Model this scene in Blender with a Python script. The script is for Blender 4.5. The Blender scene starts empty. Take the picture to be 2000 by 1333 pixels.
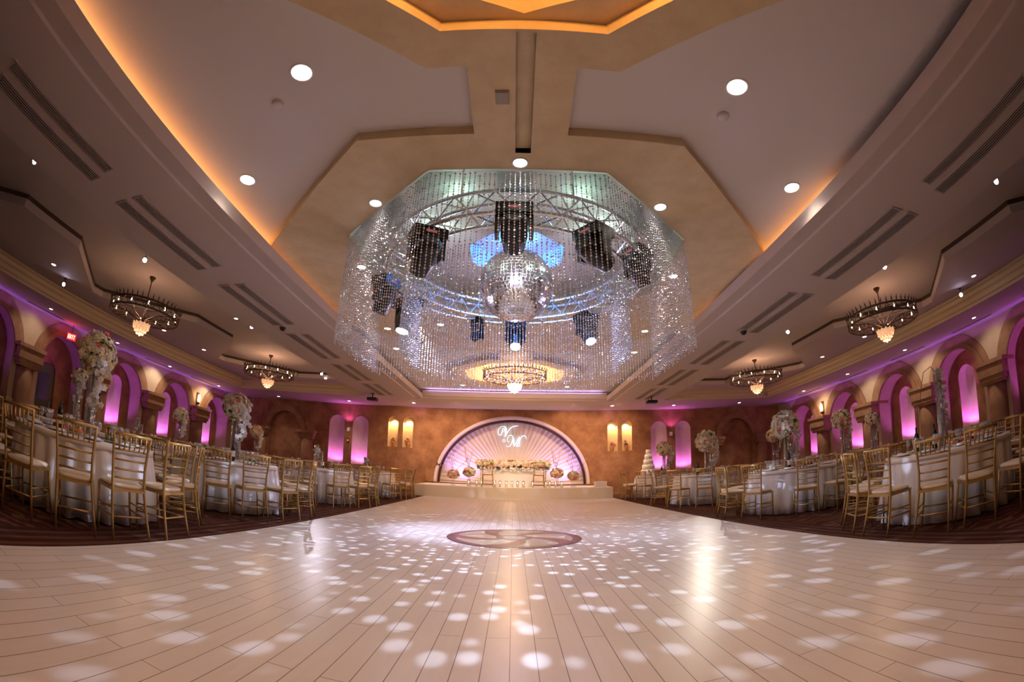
import bpy, math, random
from mathutils import Vector, Matrix
from mathutils.geometry import tessellate_polygon
random.seed(7)
PI = math.pi
sc = bpy.context.scene
COL = sc.collection
ORD = 'first second third fourth fifth sixth seventh eighth ninth tenth eleventh twelfth thirteenth fourteenth fifteenth'.split()

# ------------------------------------------------------------------ materials
def nt(name):
    m = bpy.data.materials.new(name); m.use_nodes = True
    n = m.node_tree; n.nodes.clear()
    o = n.nodes.new('ShaderNodeOutputMaterial')
    return m, n, o
def N(n, t, **kw):
    x = n.nodes.new(t)
    for k, v in kw.items():
        if k.startswith('i_'):
            key = k[2:].replace('_', ' ')
            x.inputs[int(key) if key.isdigit() else key].default_value = v
        else: setattr(x, k, v)
    return x
def c4(c): return (c[0], c[1], c[2], 1)
def bsdf(name, col, rough=.5, metal=0, spec=.5, emit=None, es=0, sheen=0, trans=0, coat=0):
    m, n, o = nt(name)
    b = N(n, 'ShaderNodeBsdfPrincipled')
    b.inputs['Base Color'].default_value = c4(col); b.inputs['Roughness'].default_value = rough
    b.inputs['Metallic'].default_value = metal; b.inputs['Specular IOR Level'].default_value = spec
    b.inputs['Sheen Weight'].default_value = sheen; b.inputs['Transmission Weight'].default_value = trans
    b.inputs['Coat Weight'].default_value = coat
    if emit: b.inputs['Emission Color'].default_value = c4(emit); b.inputs['Emission Strength'].default_value = es
    n.links.new(b.outputs[0], o.inputs[0])
    return m
def mottled(name, a, b_, scale=2.5, rough=.7, bump=.0, joints=None, detail=6, spec=.3):
    m, n, o = nt(name); L = n.links.new
    tc = N(n, 'ShaderNodeTexCoord')
    no = N(n, 'ShaderNodeTexNoise'); no.inputs['Scale'].default_value = scale; no.inputs['Detail'].default_value = detail; no.inputs['Roughness'].default_value = .65
    L(tc.outputs['Object'], no.inputs['Vector'])
    r = N(n, 'ShaderNodeValToRGB'); r.color_ramp.elements[0].position = .36; r.color_ramp.elements[1].position = .66
    r.color_ramp.elements[0].color = c4(a); r.color_ramp.elements[1].color = c4(b_)
    L(no.outputs[0], r.inputs[0]); out = r.outputs[0]
    b = N(n, 'ShaderNodeBsdfPrincipled'); b.inputs['Roughness'].default_value = rough; b.inputs['Specular IOR Level'].default_value = spec
    if joints:
        mp = N(n, 'ShaderNodeMapping'); mp.inputs['Rotation'].default_value = joints
        L(tc.outputs['Object'], mp.inputs[0])
        br = N(n, 'ShaderNodeTexBrick'); br.inputs['Scale'].default_value = 1; br.inputs['Brick Width'].default_value = .75; br.inputs['Row Height'].default_value = .38; br.inputs['Mortar Size'].default_value = .008
        br.inputs['Color1'].default_value = (1, 1, 1, 1); br.inputs['Color2'].default_value = (.86, .86, .86, 1); br.inputs['Mortar'].default_value = (.8, .8, .8, 1)
        L(mp.outputs[0], br.inputs[0])
        mx = N(n, 'ShaderNodeMix', data_type='RGBA', blend_type='MULTIPLY'); mx.inputs[0].default_value = .6
        L(out, mx.inputs[6]); L(br.outputs[0], mx.inputs[7]); out = mx.outputs[2]
    L(out, b.inputs['Base Color'])
    if bump:
        bp = N(n, 'ShaderNodeBump'); bp.inputs['Strength'].default_value = bump; L(no.outputs[0], bp.inputs['Height']); L(bp.outputs[0], b.inputs['Normal'])
    L(b.outputs[0], o.inputs[0])
    return m
def emis(name, col, s):
    m, n, o = nt(name); e = N(n, 'ShaderNodeEmission'); e.inputs[0].default_value = c4(col); e.inputs[1].default_value = s
    n.links.new(e.outputs[0], o.inputs[0]); return m
def glassy(name, tint=(1, 1, 1), gl=.22, rough=.05, diff=0):
    m, n, o = nt(name); L = n.links.new
    t = N(n, 'ShaderNodeBsdfTransparent'); t.inputs[0].default_value = c4(tint)
    g = N(n, 'ShaderNodeBsdfGlossy'); g.inputs['Roughness'].default_value = rough
    lw = N(n, 'ShaderNodeLayerWeight'); lw.inputs[0].default_value = .35
    mt = N(n, 'ShaderNodeMath', operation='MULTIPLY_ADD'); mt.inputs[1].default_value = .6; mt.inputs[2].default_value = gl
    L(lw.outputs['Facing'], mt.inputs[0])
    mx = N(n, 'ShaderNodeMixShader'); L(mt.outputs[0], mx.inputs[0]); L(t.outputs[0], mx.inputs[1]); L(g.outputs[0], mx.inputs[2])
    out = mx
    if diff:
        d = N(n, 'ShaderNodeBsdfDiffuse'); d.inputs[0].default_value = (.9, .9, .95, 1)
        m2 = N(n, 'ShaderNodeMixShader'); m2.inputs[0].default_value = diff; L(mx.outputs[0], m2.inputs[1]); L(d.outputs[0], m2.inputs[2]); out = m2
    L(out.outputs[0], o.inputs[0]); return m

def floor_mat():
    m, n, o = nt('pale_plank_floor'); L = n.links.new
    tc = N(n, 'ShaderNodeTexCoord'); mp = N(n, 'ShaderNodeMapping'); mp.inputs['Rotation'].default_value = (0, 0, PI / 2)
    L(tc.outputs['Object'], mp.inputs[0])
    br = N(n, 'ShaderNodeTexBrick'); br.offset = .37; br.inputs['Scale'].default_value = 1
    br.inputs['Brick Width'].default_value = 1.22; br.inputs['Row Height'].default_value = .13; br.inputs['Mortar Size'].default_value = .0022; br.inputs['Mortar Smooth'].default_value = .1
    br.inputs['Color1'].default_value = (.76, .695, .635, 1); br.inputs['Color2'].default_value = (.73, .66, .595, 1); br.inputs['Mortar'].default_value = (.17, .12, .085, 1)
    L(mp.outputs[0], br.inputs[0])
    no = N(n, 'ShaderNodeTexNoise'); no.inputs['Scale'].default_value = 3; no.inputs['Detail'].default_value = 5
    m3 = N(n, 'ShaderNodeMapping'); m3.inputs['Scale'].default_value = (9, .7, 1); L(tc.outputs['Object'], m3.inputs[0]); L(m3.outputs[0], no.inputs['Vector'])
    r = N(n, 'ShaderNodeValToRGB'); r.color_ramp.elements[0].color = (.93, .93, .92, 1); r.color_ramp.elements[1].color = (1.05, 1.04, 1.03, 1); L(no.outputs[0], r.inputs[0])
    mx = N(n, 'ShaderNodeMix', data_type='RGBA', blend_type='MULTIPLY'); mx.inputs[0].default_value = 1; L(br.outputs[0], mx.inputs[6]); L(r.outputs[0], mx.inputs[7])
    b = N(n, 'ShaderNodeBsdfPrincipled'); b.inputs['Roughness'].default_value = .33; b.inputs['Specular IOR Level'].default_value = .45
    L(mx.outputs[2], b.inputs['Base Color']); L(b.outputs[0], o.inputs[0]); return m

def carpet_mat():
    m, n, o = nt('patterned_carpet'); L = n.links.new
    tc = N(n, 'ShaderNodeTexCoord'); sp = N(n, 'ShaderNodeSeparateXYZ'); L(tc.outputs['Object'], sp.inputs[0])
    w = N(n, 'ShaderNodeTexWave', wave_type='RINGS', rings_direction='Z'); w.inputs['Scale'].default_value = 1.7; w.inputs['Distortion'].default_value = 14; w.inputs['Detail'].default_value = 3; w.inputs['Detail Scale'].default_value = 1.2
    L(tc.outputs['Object'], w.inputs[0])
    r = N(n, 'ShaderNodeValToRGB'); e = r.color_ramp.elements
    e[0].color = (.06, .014, .011, 1); e[1].position = .95; e[1].color = (.13, .075, .035, 1)
    x = e.new(.55); x.color = (.10, .024, .017, 1); x = e.new(.75); x.color = (.075, .036, .02, 1)
    L(w.outputs['Fac'], r.inputs[0])
    ab = N(n, 'ShaderNodeMath', operation='ABSOLUTE'); L(sp.outputs[0], ab.inputs[0])
    wv = N(n, 'ShaderNodeTexWave', wave_type='BANDS', bands_direction='X'); wv.inputs['Scale'].default_value = 2.1; wv.inputs['Distortion'].default_value = .8
    L(tc.outputs['Object'], wv.inputs[0])
    r2 = N(n, 'ShaderNodeValToRGB'); e = r2.color_ramp.elements; e[0].color = (.055, .018, .013, 1); e[1].color = (.12, .052, .03, 1); e[0].position = .45; e[1].position = .9
    L(wv.outputs['Fac'], r2.inputs[0])
    lt = N(n, 'ShaderNodeMath', operation='LESS_THAN'); lt.inputs[1].default_value = .5; L(ab.outputs[0], lt.inputs[0])
    mx = N(n, 'ShaderNodeMix', data_type='RGBA'); L(lt.outputs[0], mx.inputs[0]); L(r.outputs[0], mx.inputs[6]); L(r2.outputs[0], mx.inputs[7])
    b = N(n, 'ShaderNodeBsdfPrincipled'); b.inputs['Roughness'].default_value = .95; b.inputs['Specular IOR Level'].default_value = .1
    L(mx.outputs[2], b.inputs['Base Color']); L(b.outputs[0], o.inputs[0]); return m

def medallion_mat():
    m, n, o = nt('medallion_inlay'); L = n.links.new
    tc = N(n, 'ShaderNodeTexCoord'); sp = N(n, 'ShaderNodeSeparateXYZ'); L(tc.outputs['Object'], sp.inputs[0])
    at = N(n, 'ShaderNodeMath', operation='ARCTAN2'); L(sp.outputs[1], at.inputs[0]); L(sp.outputs[0], at.inputs[1])
    ln = N(n, 'ShaderNodeVectorMath', operation='LENGTH'); L(tc.outputs['Object'], ln.inputs[0])
    tw = N(n, 'ShaderNodeMath', operation='MULTIPLY_ADD'); tw.inputs[1].default_value = 1.1; L(ln.outputs['Value'], tw.inputs[0]); L(at.outputs[0], tw.inputs[2])
    ml = N(n, 'ShaderNodeMath', operation='MULTIPLY'); ml.inputs[1].default_value = 5; L(tw.outputs[0], ml.inputs[0])
    sn = N(n, 'ShaderNodeMath', operation='SINE'); L(ml.outputs[0], sn.inputs[0])
    r = N(n, 'ShaderNodeValToRGB'); r.color_ramp.interpolation = 'CONSTANT'; r.color_ramp.elements[0].color = (.44, .37, .25, 1); r.color_ramp.elements[1].color = (.22, .08, .055, 1); r.color_ramp.elements[1].position = .5
    L(sn.outputs[0], r.inputs[0])
    rr = N(n, 'ShaderNodeValToRGB'); rr.color_ramp.interpolation = 'CONSTANT'; e = rr.color_ramp.elements
    e[0].color = (1, 1, 1, 1); e[1].position = .26; e[1].color = (0, 0, 0, 1)
    x = e.new(.815); x.color = (1, 1, 1, 1)
    L(ln.outputs['Value'], rr.inputs[0])
    rc = N(n, 'ShaderNodeValToRGB'); rc.color_ramp.interpolation = 'CONSTANT'; e = rc.color_ramp.elements
    e[0].color = (.42, .38, .28, 1); e[1].position = .16; e[1].color = (.20, .12, .08, 1)
    x = e.new(.5); x.color = (.13, .055, .06, 1); x = e.new(.92); x.color = (.04, .025, .03, 1)
    L(ln.outputs['Value'], rc.inputs[0])
    mx = N(n, 'ShaderNodeMix', data_type='RGBA'); L(rr.outputs[0], mx.inputs[0]); L(r.outputs[0], mx.inputs[6]); L(rc.outputs[0], mx.inputs[7])
    b = N(n, 'ShaderNodeBsdfPrincipled'); b.inputs['Roughness'].default_value = .25
    L(mx.outputs[2], b.inputs['Base Color']); L(b.outputs[0], o.inputs[0]); return m

def mirror_tiles():
    m, n, o = nt('mirror_tiles'); L = n.links.new
    b = N(n, 'ShaderNodeBsdfPrincipled'); b.inputs['Metallic'].default_value = 1; b.inputs['Roughness'].default_value = .16; b.inputs['Base Color'].default_value = (.88, .88, .95, 1)
    L(b.outputs[0], o.inputs[0]); return m

M = dict(
    floor=floor_mat(), carpet=carpet_mat(), medal=medallion_mat(),
    wall=mottled('terracotta_plaster', (.25, .105, .05), (.43, .205, .10), 1.8, .75, .1, joints=(PI / 2, 0, 0)),
    wallside=mottled('terracotta_plaster_side', (.26, .105, .05), (.42, .195, .095), 1.8, .75, .1),
    spandrel=mottled('tan_plaster', (.50, .365, .24), (.58, .43, .29), 1.2, .8),
    arch=mottled('brown_arch_stone', (.27, .135, .07), (.37, .20, .11), 3, .7),
    reveal=mottled('reveal_plaster', (.52, .38, .30), (.60, .46, .36), 2, .8),
    niche=mottled('niche_plaster', (.62, .48, .42), (.72, .58, .50), 2, .8),
    white=bsdf('ceiling_paint', (.78, .73, .70), .8, spec=.2),
    soffit=bsdf('soffit_paint', (.60, .50, .45), .8, spec=.2),
    tan=mottled('tan_faux_plaster', (.70, .53, .31), (.80, .63, .39), 3.2, .65),
    crown=bsdf('cream_crown', (.66, .53, .35), .6),
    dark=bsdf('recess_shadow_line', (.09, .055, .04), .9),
    slab=bsdf('bay_ceiling_paint', (.54, .46, .42), .8),
    black=bsdf('black_plastic', (.012, .012, .014), .35), black2=bsdf('dark_metal', (.04, .03, .025), .4, metal=.8),
    bronze=bsdf('aged_bronze', (.085, .045, .026), .5, metal=.4), vent=bsdf('vent_paint', (.50, .40, .34), .7), ventdark=bsdf('vent_dark', (.02, .015, .013), .9),
    trim=bsdf('white_trim', (.85, .8, .74), .5), alu=bsdf('aluminium', (.8, .82, .82), .28, metal=1),
    gold=bsdf('gold_lacquer', (.50, .33, .12), .32, metal=.55), cushion=bsdf('ivory_cushion', (.78, .66, .50), .7, sheen=.3),
    cloth=bsdf('white_satin_cloth', (.78, .76, .77), .42, sheen=.4), topper=bsdf('ivory_overlay', (.78, .72, .66), .5, sheen=.3),
    stage=bsdf('stage_paint', (.82, .74, .60), .35), drape=bsdf('blush_drape', (.82, .70, .64), .5, sheen=.4),
    rose_w=bsdf('ivory_petal', (.88, .82, .68), .7), rose_p=bsdf('blush_petal', (.90, .52, .42), .7), rose_pk=bsdf('coral_petal', (.82, .25, .2), .7),
    rose_c=bsdf('cream_petal', (.86, .76, .46), .7), orchid=bsdf('white_orchid', (.90, .87, .84), .6), leaf=bsdf('green_leaf', (.10, .17, .05), .6),
    glass=glassy('clear_glass', (.96, .96, .98), .10), wineglass=glassy('thin_glass', (.93, .93, .95), .25, .03, .12), crystal=glassy('crystal_bead', (.97, .97, 1), .5, .2, .42), acrylic=glassy('acrylic_plate', (.90, .94, .92), .06, .1, .05),
    mirror=mirror_tiles(), plate=bsdf('white_china', (.85, .82, .78), .25), bottle=bsdf('dark_green_glass', (.01, .02, .012), .08), botlabel=bsdf('paper_label', (.8, .78, .7), .7),
    red=bsdf('red_liquid', (.35, .03, .02), .2), food=bsdf('orange_food', (.75, .22, .06), .6), silver=bsdf('silver', (.75, .72, .68), .25, metal=1),
    paper=bsdf('white_card', (.85, .82, .78), .8), branch=bsdf('branch_bark', (.12, .07, .045), .8), purpleflower=bsdf('mauve_petal', (.35, .1, .16), .7), terracotta=bsdf('terracotta_pot', (.55, .22, .07), .7),
    door=bsdf('dark_wood_door', (.035, .02, .018), .4), doorglass=bsdf('door_glass', (.05, .04, .12), .1), icing=bsdf('white_icing', (.88, .82, .74), .5),
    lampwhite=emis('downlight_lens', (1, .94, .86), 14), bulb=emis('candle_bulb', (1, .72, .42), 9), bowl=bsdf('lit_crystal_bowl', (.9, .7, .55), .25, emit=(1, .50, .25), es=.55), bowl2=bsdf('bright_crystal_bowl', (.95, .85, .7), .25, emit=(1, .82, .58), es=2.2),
    lensblue=emis('violet_lens', (.75, .68, 1), 60), lenswhite=emis('spot_lens', (.95, .9, 1), 30), exitred=emis('exit_red', (1, .03, .02), 3.5), exitface=bsdf('exit_face', (.5, .03, .02), .5, emit=(1, .04, .02), es=.9),
    readout=bsdf('pink_readout', (.3, .06, .07), .5, emit=(1, .25, .25), es=.22),
    mono=emis('projected_monogram_glow', (.75, .92, 1), 1.5), flame=emis('candle_flame', (1, .72, .35), 16), wax=bsdf('candle_wax', (.9, .75, .55), .6, emit=(1, .55, .25), es=.35), sconce=emis('sconce_glass', (1, .62, .3), 9), cove=emis('cove_strip', (1, .45, .14), 3),
    coldtrim=bsdf('arch_trim_paint', (.75, .60, .62), .5), darktrim=bsdf('dark_trim', (.05, .02, .035), .5), bluedome=bsdf('dome_paint', (.6, .7, .85), .7), recess=bsdf('recess_paint', (.62, .54, .47), .8), grey=bsdf('grey_plate', (.42, .36, .29), .6),
)

# ------------------------------------------------------------------ mesh builder
class MB:
    def __init__(s): s.v = []; s.f = []; s.m = []
    def add(s, vs, fs, mi=0):
        b = len(s.v); s.v += [tuple(p) for p in vs]
        for f in fs: s.f.append(tuple(b + i for i in f)); s.m.append(mi)
    def quad(s, a, b, c, d, mi=0): s.add([a, b, c, d], [(0, 1, 2, 3)], mi)
    def box(s, c, d, mi=0, rz=0, mat=None):
        x, y, z = d[0] / 2, d[1] / 2, d[2] / 2
        P = [Vector((sx * x, sy * y, sz * z)) for sz in (-1, 1) for sx, sy in ((-1, -1), (1, -1), (1, 1), (-1, 1))]
        if mat is None: mat = Matrix.Rotation(rz, 3, 'Z')
        P = [mat @ p + Vector(c) for p in P]
        s.add(P, [(0, 3, 2, 1), (4, 5, 6, 7), (0, 1, 5, 4), (1, 2, 6, 5), (2, 3, 7, 6), (3, 0, 4, 7)], mi)
    def tube(s, pts, r, seg=8, mi=0, closed=False, caps=True):
        pts = [Vector(p) for p in pts]; n = len(pts)
        rs = r if isinstance(r, (list, tuple)) else [r] * n
        b = len(s.v); up = Vector((0, 0, 1))
        for i, p in enumerate(pts):
            if closed: t = pts[(i + 1) % n] - pts[i - 1]
            else: t = pts[min(i + 1, n - 1)] - pts[max(i - 1, 0)]
            if t.length < 1e-9: t = Vector((0, 0, 1))
            t.normalize(); a = up if abs(t.z) < .95 else Vector((1, 0, 0))
            u = t.cross(a).normalized(); w = t.cross(u)
            for k in range(seg):
                an = 2 * PI * k / seg; s.v.append(tuple(p + (u * math.cos(an) + w * math.sin(an)) * rs[i]))
        for i in range(n if closed else n - 1):
            j = (i + 1) % n
            for k in range(seg):
                l = (k + 1) % seg; s.f.append((b + i * seg + k, b + i * seg + l, b + j * seg + l, b + j * seg + k)); s.m.append(mi)
        if caps and not closed:
            s.f.append(tuple(b + k for k in range(seg - 1, -1, -1))); s.m.append(mi)
            s.f.append(tuple(b + (n - 1) * seg + k for k in range(seg))); s.m.append(mi)
    def ring(s, c, R, r, n=48, seg=6, mi=0):
        s.tube([(c[0] + R * math.cos(2 * PI * i / n), c[1] + R * math.sin(2 * PI * i / n), c[2]) for i in range(n)], r, seg, mi, closed=True)
    def lathe(s, prof, c=(0, 0, 0), n=24, mi=0, rfun=None, caps=True):
        b = len(s.v)
        for j, (r, z) in enumerate(prof):
            for k in range(n):
                a = 2 * PI * k / n; rr = r if rfun is None else rfun(r, z, a, j)
                s.v.append((c[0] + rr * math.cos(a), c[1] + rr * math.sin(a), c[2] + z))
        for j in range(len(prof) - 1):
            for k in range(n):
                l = (k + 1) % n; s.f.append((b + j * n + k, b + j * n + l, b + (j + 1) * n + l, b + (j + 1) * n + k)); s.m.append(mi)
        if not caps: return
        if prof[0][0] > 1e-4: s.f.append(tuple(b + k for k in range(n - 1, -1, -1))); s.m.append(mi)
        if prof[-1][0] > 1e-4: s.f.append(tuple(b + (len(prof) - 1) * n + k for k in range(n))); s.m.append(mi)
    def ball(s, c, r, n=12, m_=8, mi=0, sz=1):
        s.lathe([(max(r * math.sin(PI * j / m_), 1e-5), -r * sz * math.cos(PI * j / m_)) for j in range(m_ + 1)], c, n, mi)
    def poly(s, loops, z, mi=0):
        L = [[Vector((x, y, 0)) for x, y in l] for l in loops]
        fl = [p for l in L for p in l]
        s.add([(p.x, p.y, z) for p in fl], [tuple(t) for t in tessellate_polygon(L)], mi)
    def skirt(s, loop, z0, z1, mi=0, closed=True):
        n = len(loop)
        for i in range(n if closed else n - 1):
            a, b = loop[i], loop[(i + 1) % n]
            s.quad((a[0], a[1], z0), (b[0], b[1], z0), (b[0], b[1], z1), (a[0], a[1], z1), mi)
    def build(s, name, mats, parent=None, smooth=False):
        me = bpy.data.meshes.new(name); me.from_pydata(s.v, [], s.f)
        if not isinstance(mats, (list, tuple)): mats = [mats]
        for m in mats: me.materials.append(M[m] if isinstance(m, str) else m)
        me.polygons.foreach_set('material_index', s.m)
        if smooth: me.polygons.foreach_set('use_smooth', [True] * len(s.f))
        me.update()
        o = bpy.data.objects.new(name, me); COL.objects.link(o)
        if parent is not None: o.parent = parent
        return o
def tag(o, label, cat, group=None, kind=None):
    o['label'] = label; o['category'] = cat
    if group: o['group'] = group
    if kind: o['kind'] = kind
    return o
def struct(o, label=None):
    o['kind'] = 'structure'
    if label: o['label'] = label
    return o
def thing(name, label, cat, loc=(0, 0, 0), rz=0, group=None):
    o = bpy.data.objects.new(name, None); COL.objects.link(o); o.empty_display_size = .1
    o.location = loc; o.rotation_euler = (0, 0, rz)
    return tag(o, label, cat, group)
def copy_tree(o, loc, rz=0, label=None, group=None, rot=None):
    def cp(x, parent):
        c = x.copy(); COL.objects.link(c)
        if parent is not None: c.parent = parent
        for ch in KIDS.get(x.name, []): cp(ch, c)
        return c
    r = cp(o, None); r.location = loc; r.rotation_euler = rot if rot else (0, 0, rz)
    if label: r['label'] = label
    if group: r['group'] = group
    return r
KIDS = {}
def note_kids(root):
    def rec(x):
        ch = [c for c in COL.objects if c.parent is x]
        KIDS[x.name] = ch
        for c in ch: rec(c)
    rec(root)
def lamp(kind, loc, col, e, r=.03, target=None, size=60, blend=.5, name='light', shape=None):
    d = bpy.data.lights.new(name, kind); d.color = col; d.energy = e
    if kind == 'SPOT': d.spot_size = math.radians(size); d.spot_blend = blend; d.shadow_soft_size = r
    elif kind == 'POINT': d.shadow_soft_size = r
    elif kind == 'AREA':
        d.shape = 'RECTANGLE'; d.size, d.size_y = shape
    o = bpy.data.objects.new(name, d); COL.objects.link(o); o.location = loc
    if target is not None: o.rotation_euler = (Vector(target) - Vector(loc)).to_track_quat('-Z', 'Y').to_euler()
    return o
def octa(cx, cy, a, rot=0):
    R = a / math.cos(PI / 8)
    return [(cx + R * math.cos(PI / 8 + rot + k * PI / 4), cy + R * math.sin(PI / 8 + rot + k * PI / 4)) for k in range(8)]

# ------------------------------------------------------------------ camera
R3 = Matrix(((0.99984970, -0.01565002, 0.00746074), (0.00272473, -0.28313649, -0.95907576), (0.01712196, 0.95895193, -0.28305129)))
cd = bpy.data.cameras.new('camera'); cam = bpy.data.objects.new('camera', cd); COL.objects.link(cam)
cam.matrix_world = Matrix.Translation((0, 0, .96)) @ R3.to_4x4()
cd.type = 'PANO'; cd.sensor_fit = 'HORIZONTAL'; cd.sensor_width = 36; cd.sensor_height = 24
cd.clip_start = .01; cd.clip_end = 200
try:
    cc = cd.cycles; cc.panorama_type
except Exception:
    cc = cd
cc.panorama_type = 'FISHEYE_EQUISOLID'; cc.fisheye_lens = 894.69 * 36 / 2000; cc.fisheye_fov = 2 * PI
sc.camera = cam
sc.view_settings.view_transform = 'Standard'; sc.view_settings.look = 'None'; sc.view_settings.gamma = 1
sc.view_settings.exposure = 0.12
try: sc.view_settings.use_curve_mapping = False
except Exception: pass
w = bpy.data.worlds.new('world'); sc.world = w; w.use_nodes = True
w.node_tree.nodes['Background'].inputs[0].default_value = (.02, .014, .012, 1); w.node_tree.nodes['Background'].inputs[1].default_value = .3
sc.cycles.use_denoising = True; sc.cycles.max_bounces = 6; sc.cycles.diffuse_bounces = 4; sc.cycles.use_adaptive_sampling = True; sc.cycles.adaptive_threshold = .06; sc.cycles.adaptive_min_samples = 20; sc.cycles.glossy_bounces = 4; sc.cycles.transparent_max_bounces = 24
sc.cycles.sample_clamp_indirect = 4.0; sc.cycles.caustics_reflective = False; sc.cycles.caustics_refractive = False
WARM = (1, .83, .68); PURP = (.52, .10, 1.0); MAG = (.80, .14, .85)

# ------------------------------------------------------------------ room shell
XL, XR, YB, YF = -13.2, 12.3, 18.5, -7.0
FL, FR = -3.06, 3.53
SF = 15.85                                                   # stage front
mb = MB(); mb.quad((FL, YF, 0), (FR, YF, 0), (FR, SF + .1, 0), (FL, SF + .1, 0)); struct(mb.build('floor', 'floor'), 'pale cream plank dance floor')
for nm, x0, x1 in (('carpet_left', XL - .8, FL), ('carpet_right', FR, XR + .8)):
    e = FL if nm == 'carpet_left' else FR
    mb = MB(); mb.quad((x0 - e, YF, 0), (x1 - e, YF, 0), (x1 - e, YB + .1, 0), (x0 - e, YB + .1, 0)); o = mb.build(nm, 'carpet'); o.location.x = e; struct(o, 'dark patterned carpet beside the dance floor')
mb = MB(); mb.quad((FL, SF + .1, 0), (FR, SF + .1, 0), (FR, YB + .2, 0), (FL, YB + .2, 0)); struct(mb.build('floor_under_stage', 'carpet'))
mb = MB(); mb.lathe([(.945, .001), (.945, .004), (.93, .006)], n=64); o = mb.build('floor_medallion', 'medal'); o.location = (.03, 6.5, 0)
tag(o, 'round pinwheel medallion inlaid in the middle of the dance floor', 'floor medallion')

def arched_wall(mb, P, u0, u1, ztop, ops, mf=0, zbot=0):
    """ops: (uc, hw, z0, zspring, rise, kind, depth, mat)"""
    ops = sorted(ops, key=lambda o: o[0]); u = u0
    for (uc, hw, z0, zs, rise, kind, dep, mi) in ops:
        mb.quad(P(u, zbot, 0), P(uc - hw, zbot, 0), P(uc - hw, ztop, 0), P(u, ztop, 0), mf)
        n = 20; arc = [(uc - hw * math.cos(PI * i / n), zs + rise * math.sin(PI * i / n)) for i in range(n + 1)]
        for i in range(n):
            a, b = arc[i], arc[i + 1]
            mb.quad(P(a[0], a[1], 0), P(b[0], b[1], 0), P(b[0], ztop, 0), P(a[0], ztop, 0), mf)
        if z0 > zbot: mb.quad(P(uc - hw, zbot, 0), P(uc + hw, zbot, 0), P(uc + hw, z0, 0), P(uc - hw, z0, 0), mf)
        if kind == 'niche':
            K = 12; J = 8
            ph = [PI * k / K for k in range(K + 1)]
            for k in range(K):
                pa, pb = ph[k], ph[k + 1]
                f = lambda p, z, s=1.0: P(uc - hw * s * math.cos(p), z, dep * s * math.sin(p))
                mb.quad(f(pa, z0), f(pb, z0), f(pb, zs), f(pa, zs), mi)
                mb.add([P(uc, z0, 0), f(pa, z0), f(pb, z0)], [(0, 1, 2)], mi)
                for j in range(J):
                    t0, t1 = PI / 2 * j / J, PI / 2 * (j + 1) / J
                    mb.quad(f(pa, zs + rise * math.sin(t0), math.cos(t0)), f(pb, zs + rise * math.sin(t0), math.cos(t0)), f(pb, zs + rise * math.sin(t1), math.cos(t1)), f(pa, zs + rise * math.sin(t1), math.cos(t1)), mi)
        else:
            loop = [(uc - hw, z0)] + arc + [(uc + hw, z0)]
            for i in range(len(loop) - 1):
                a, b = loop[i], loop[i + 1]
                mb.quad(P(a[0], a[1], 0), P(b[0], b[1], 0), P(b[0], b[1], dep), P(a[0], a[1], dep), mi)
            mb.quad(P(uc - hw, z0, 0), P(uc + hw, z0, 0), P(uc + hw, z0, dep), P(uc - hw, z0, dep), mi)
            if kind == 'recess':
                for i in range(n):
                    a, b = arc[i], arc[i + 1]
                    mb.quad(P(a[0], z0, dep), P(b[0], z0, dep), P(b[0], b[1], dep), P(a[0], a[1], dep), mi)
        u = uc + hw
    mb.quad(P(u, zbot, 0), P(u1, zbot, 0), P(u1, ztop, 0), P(u, ztop, 0), mf)

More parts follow.
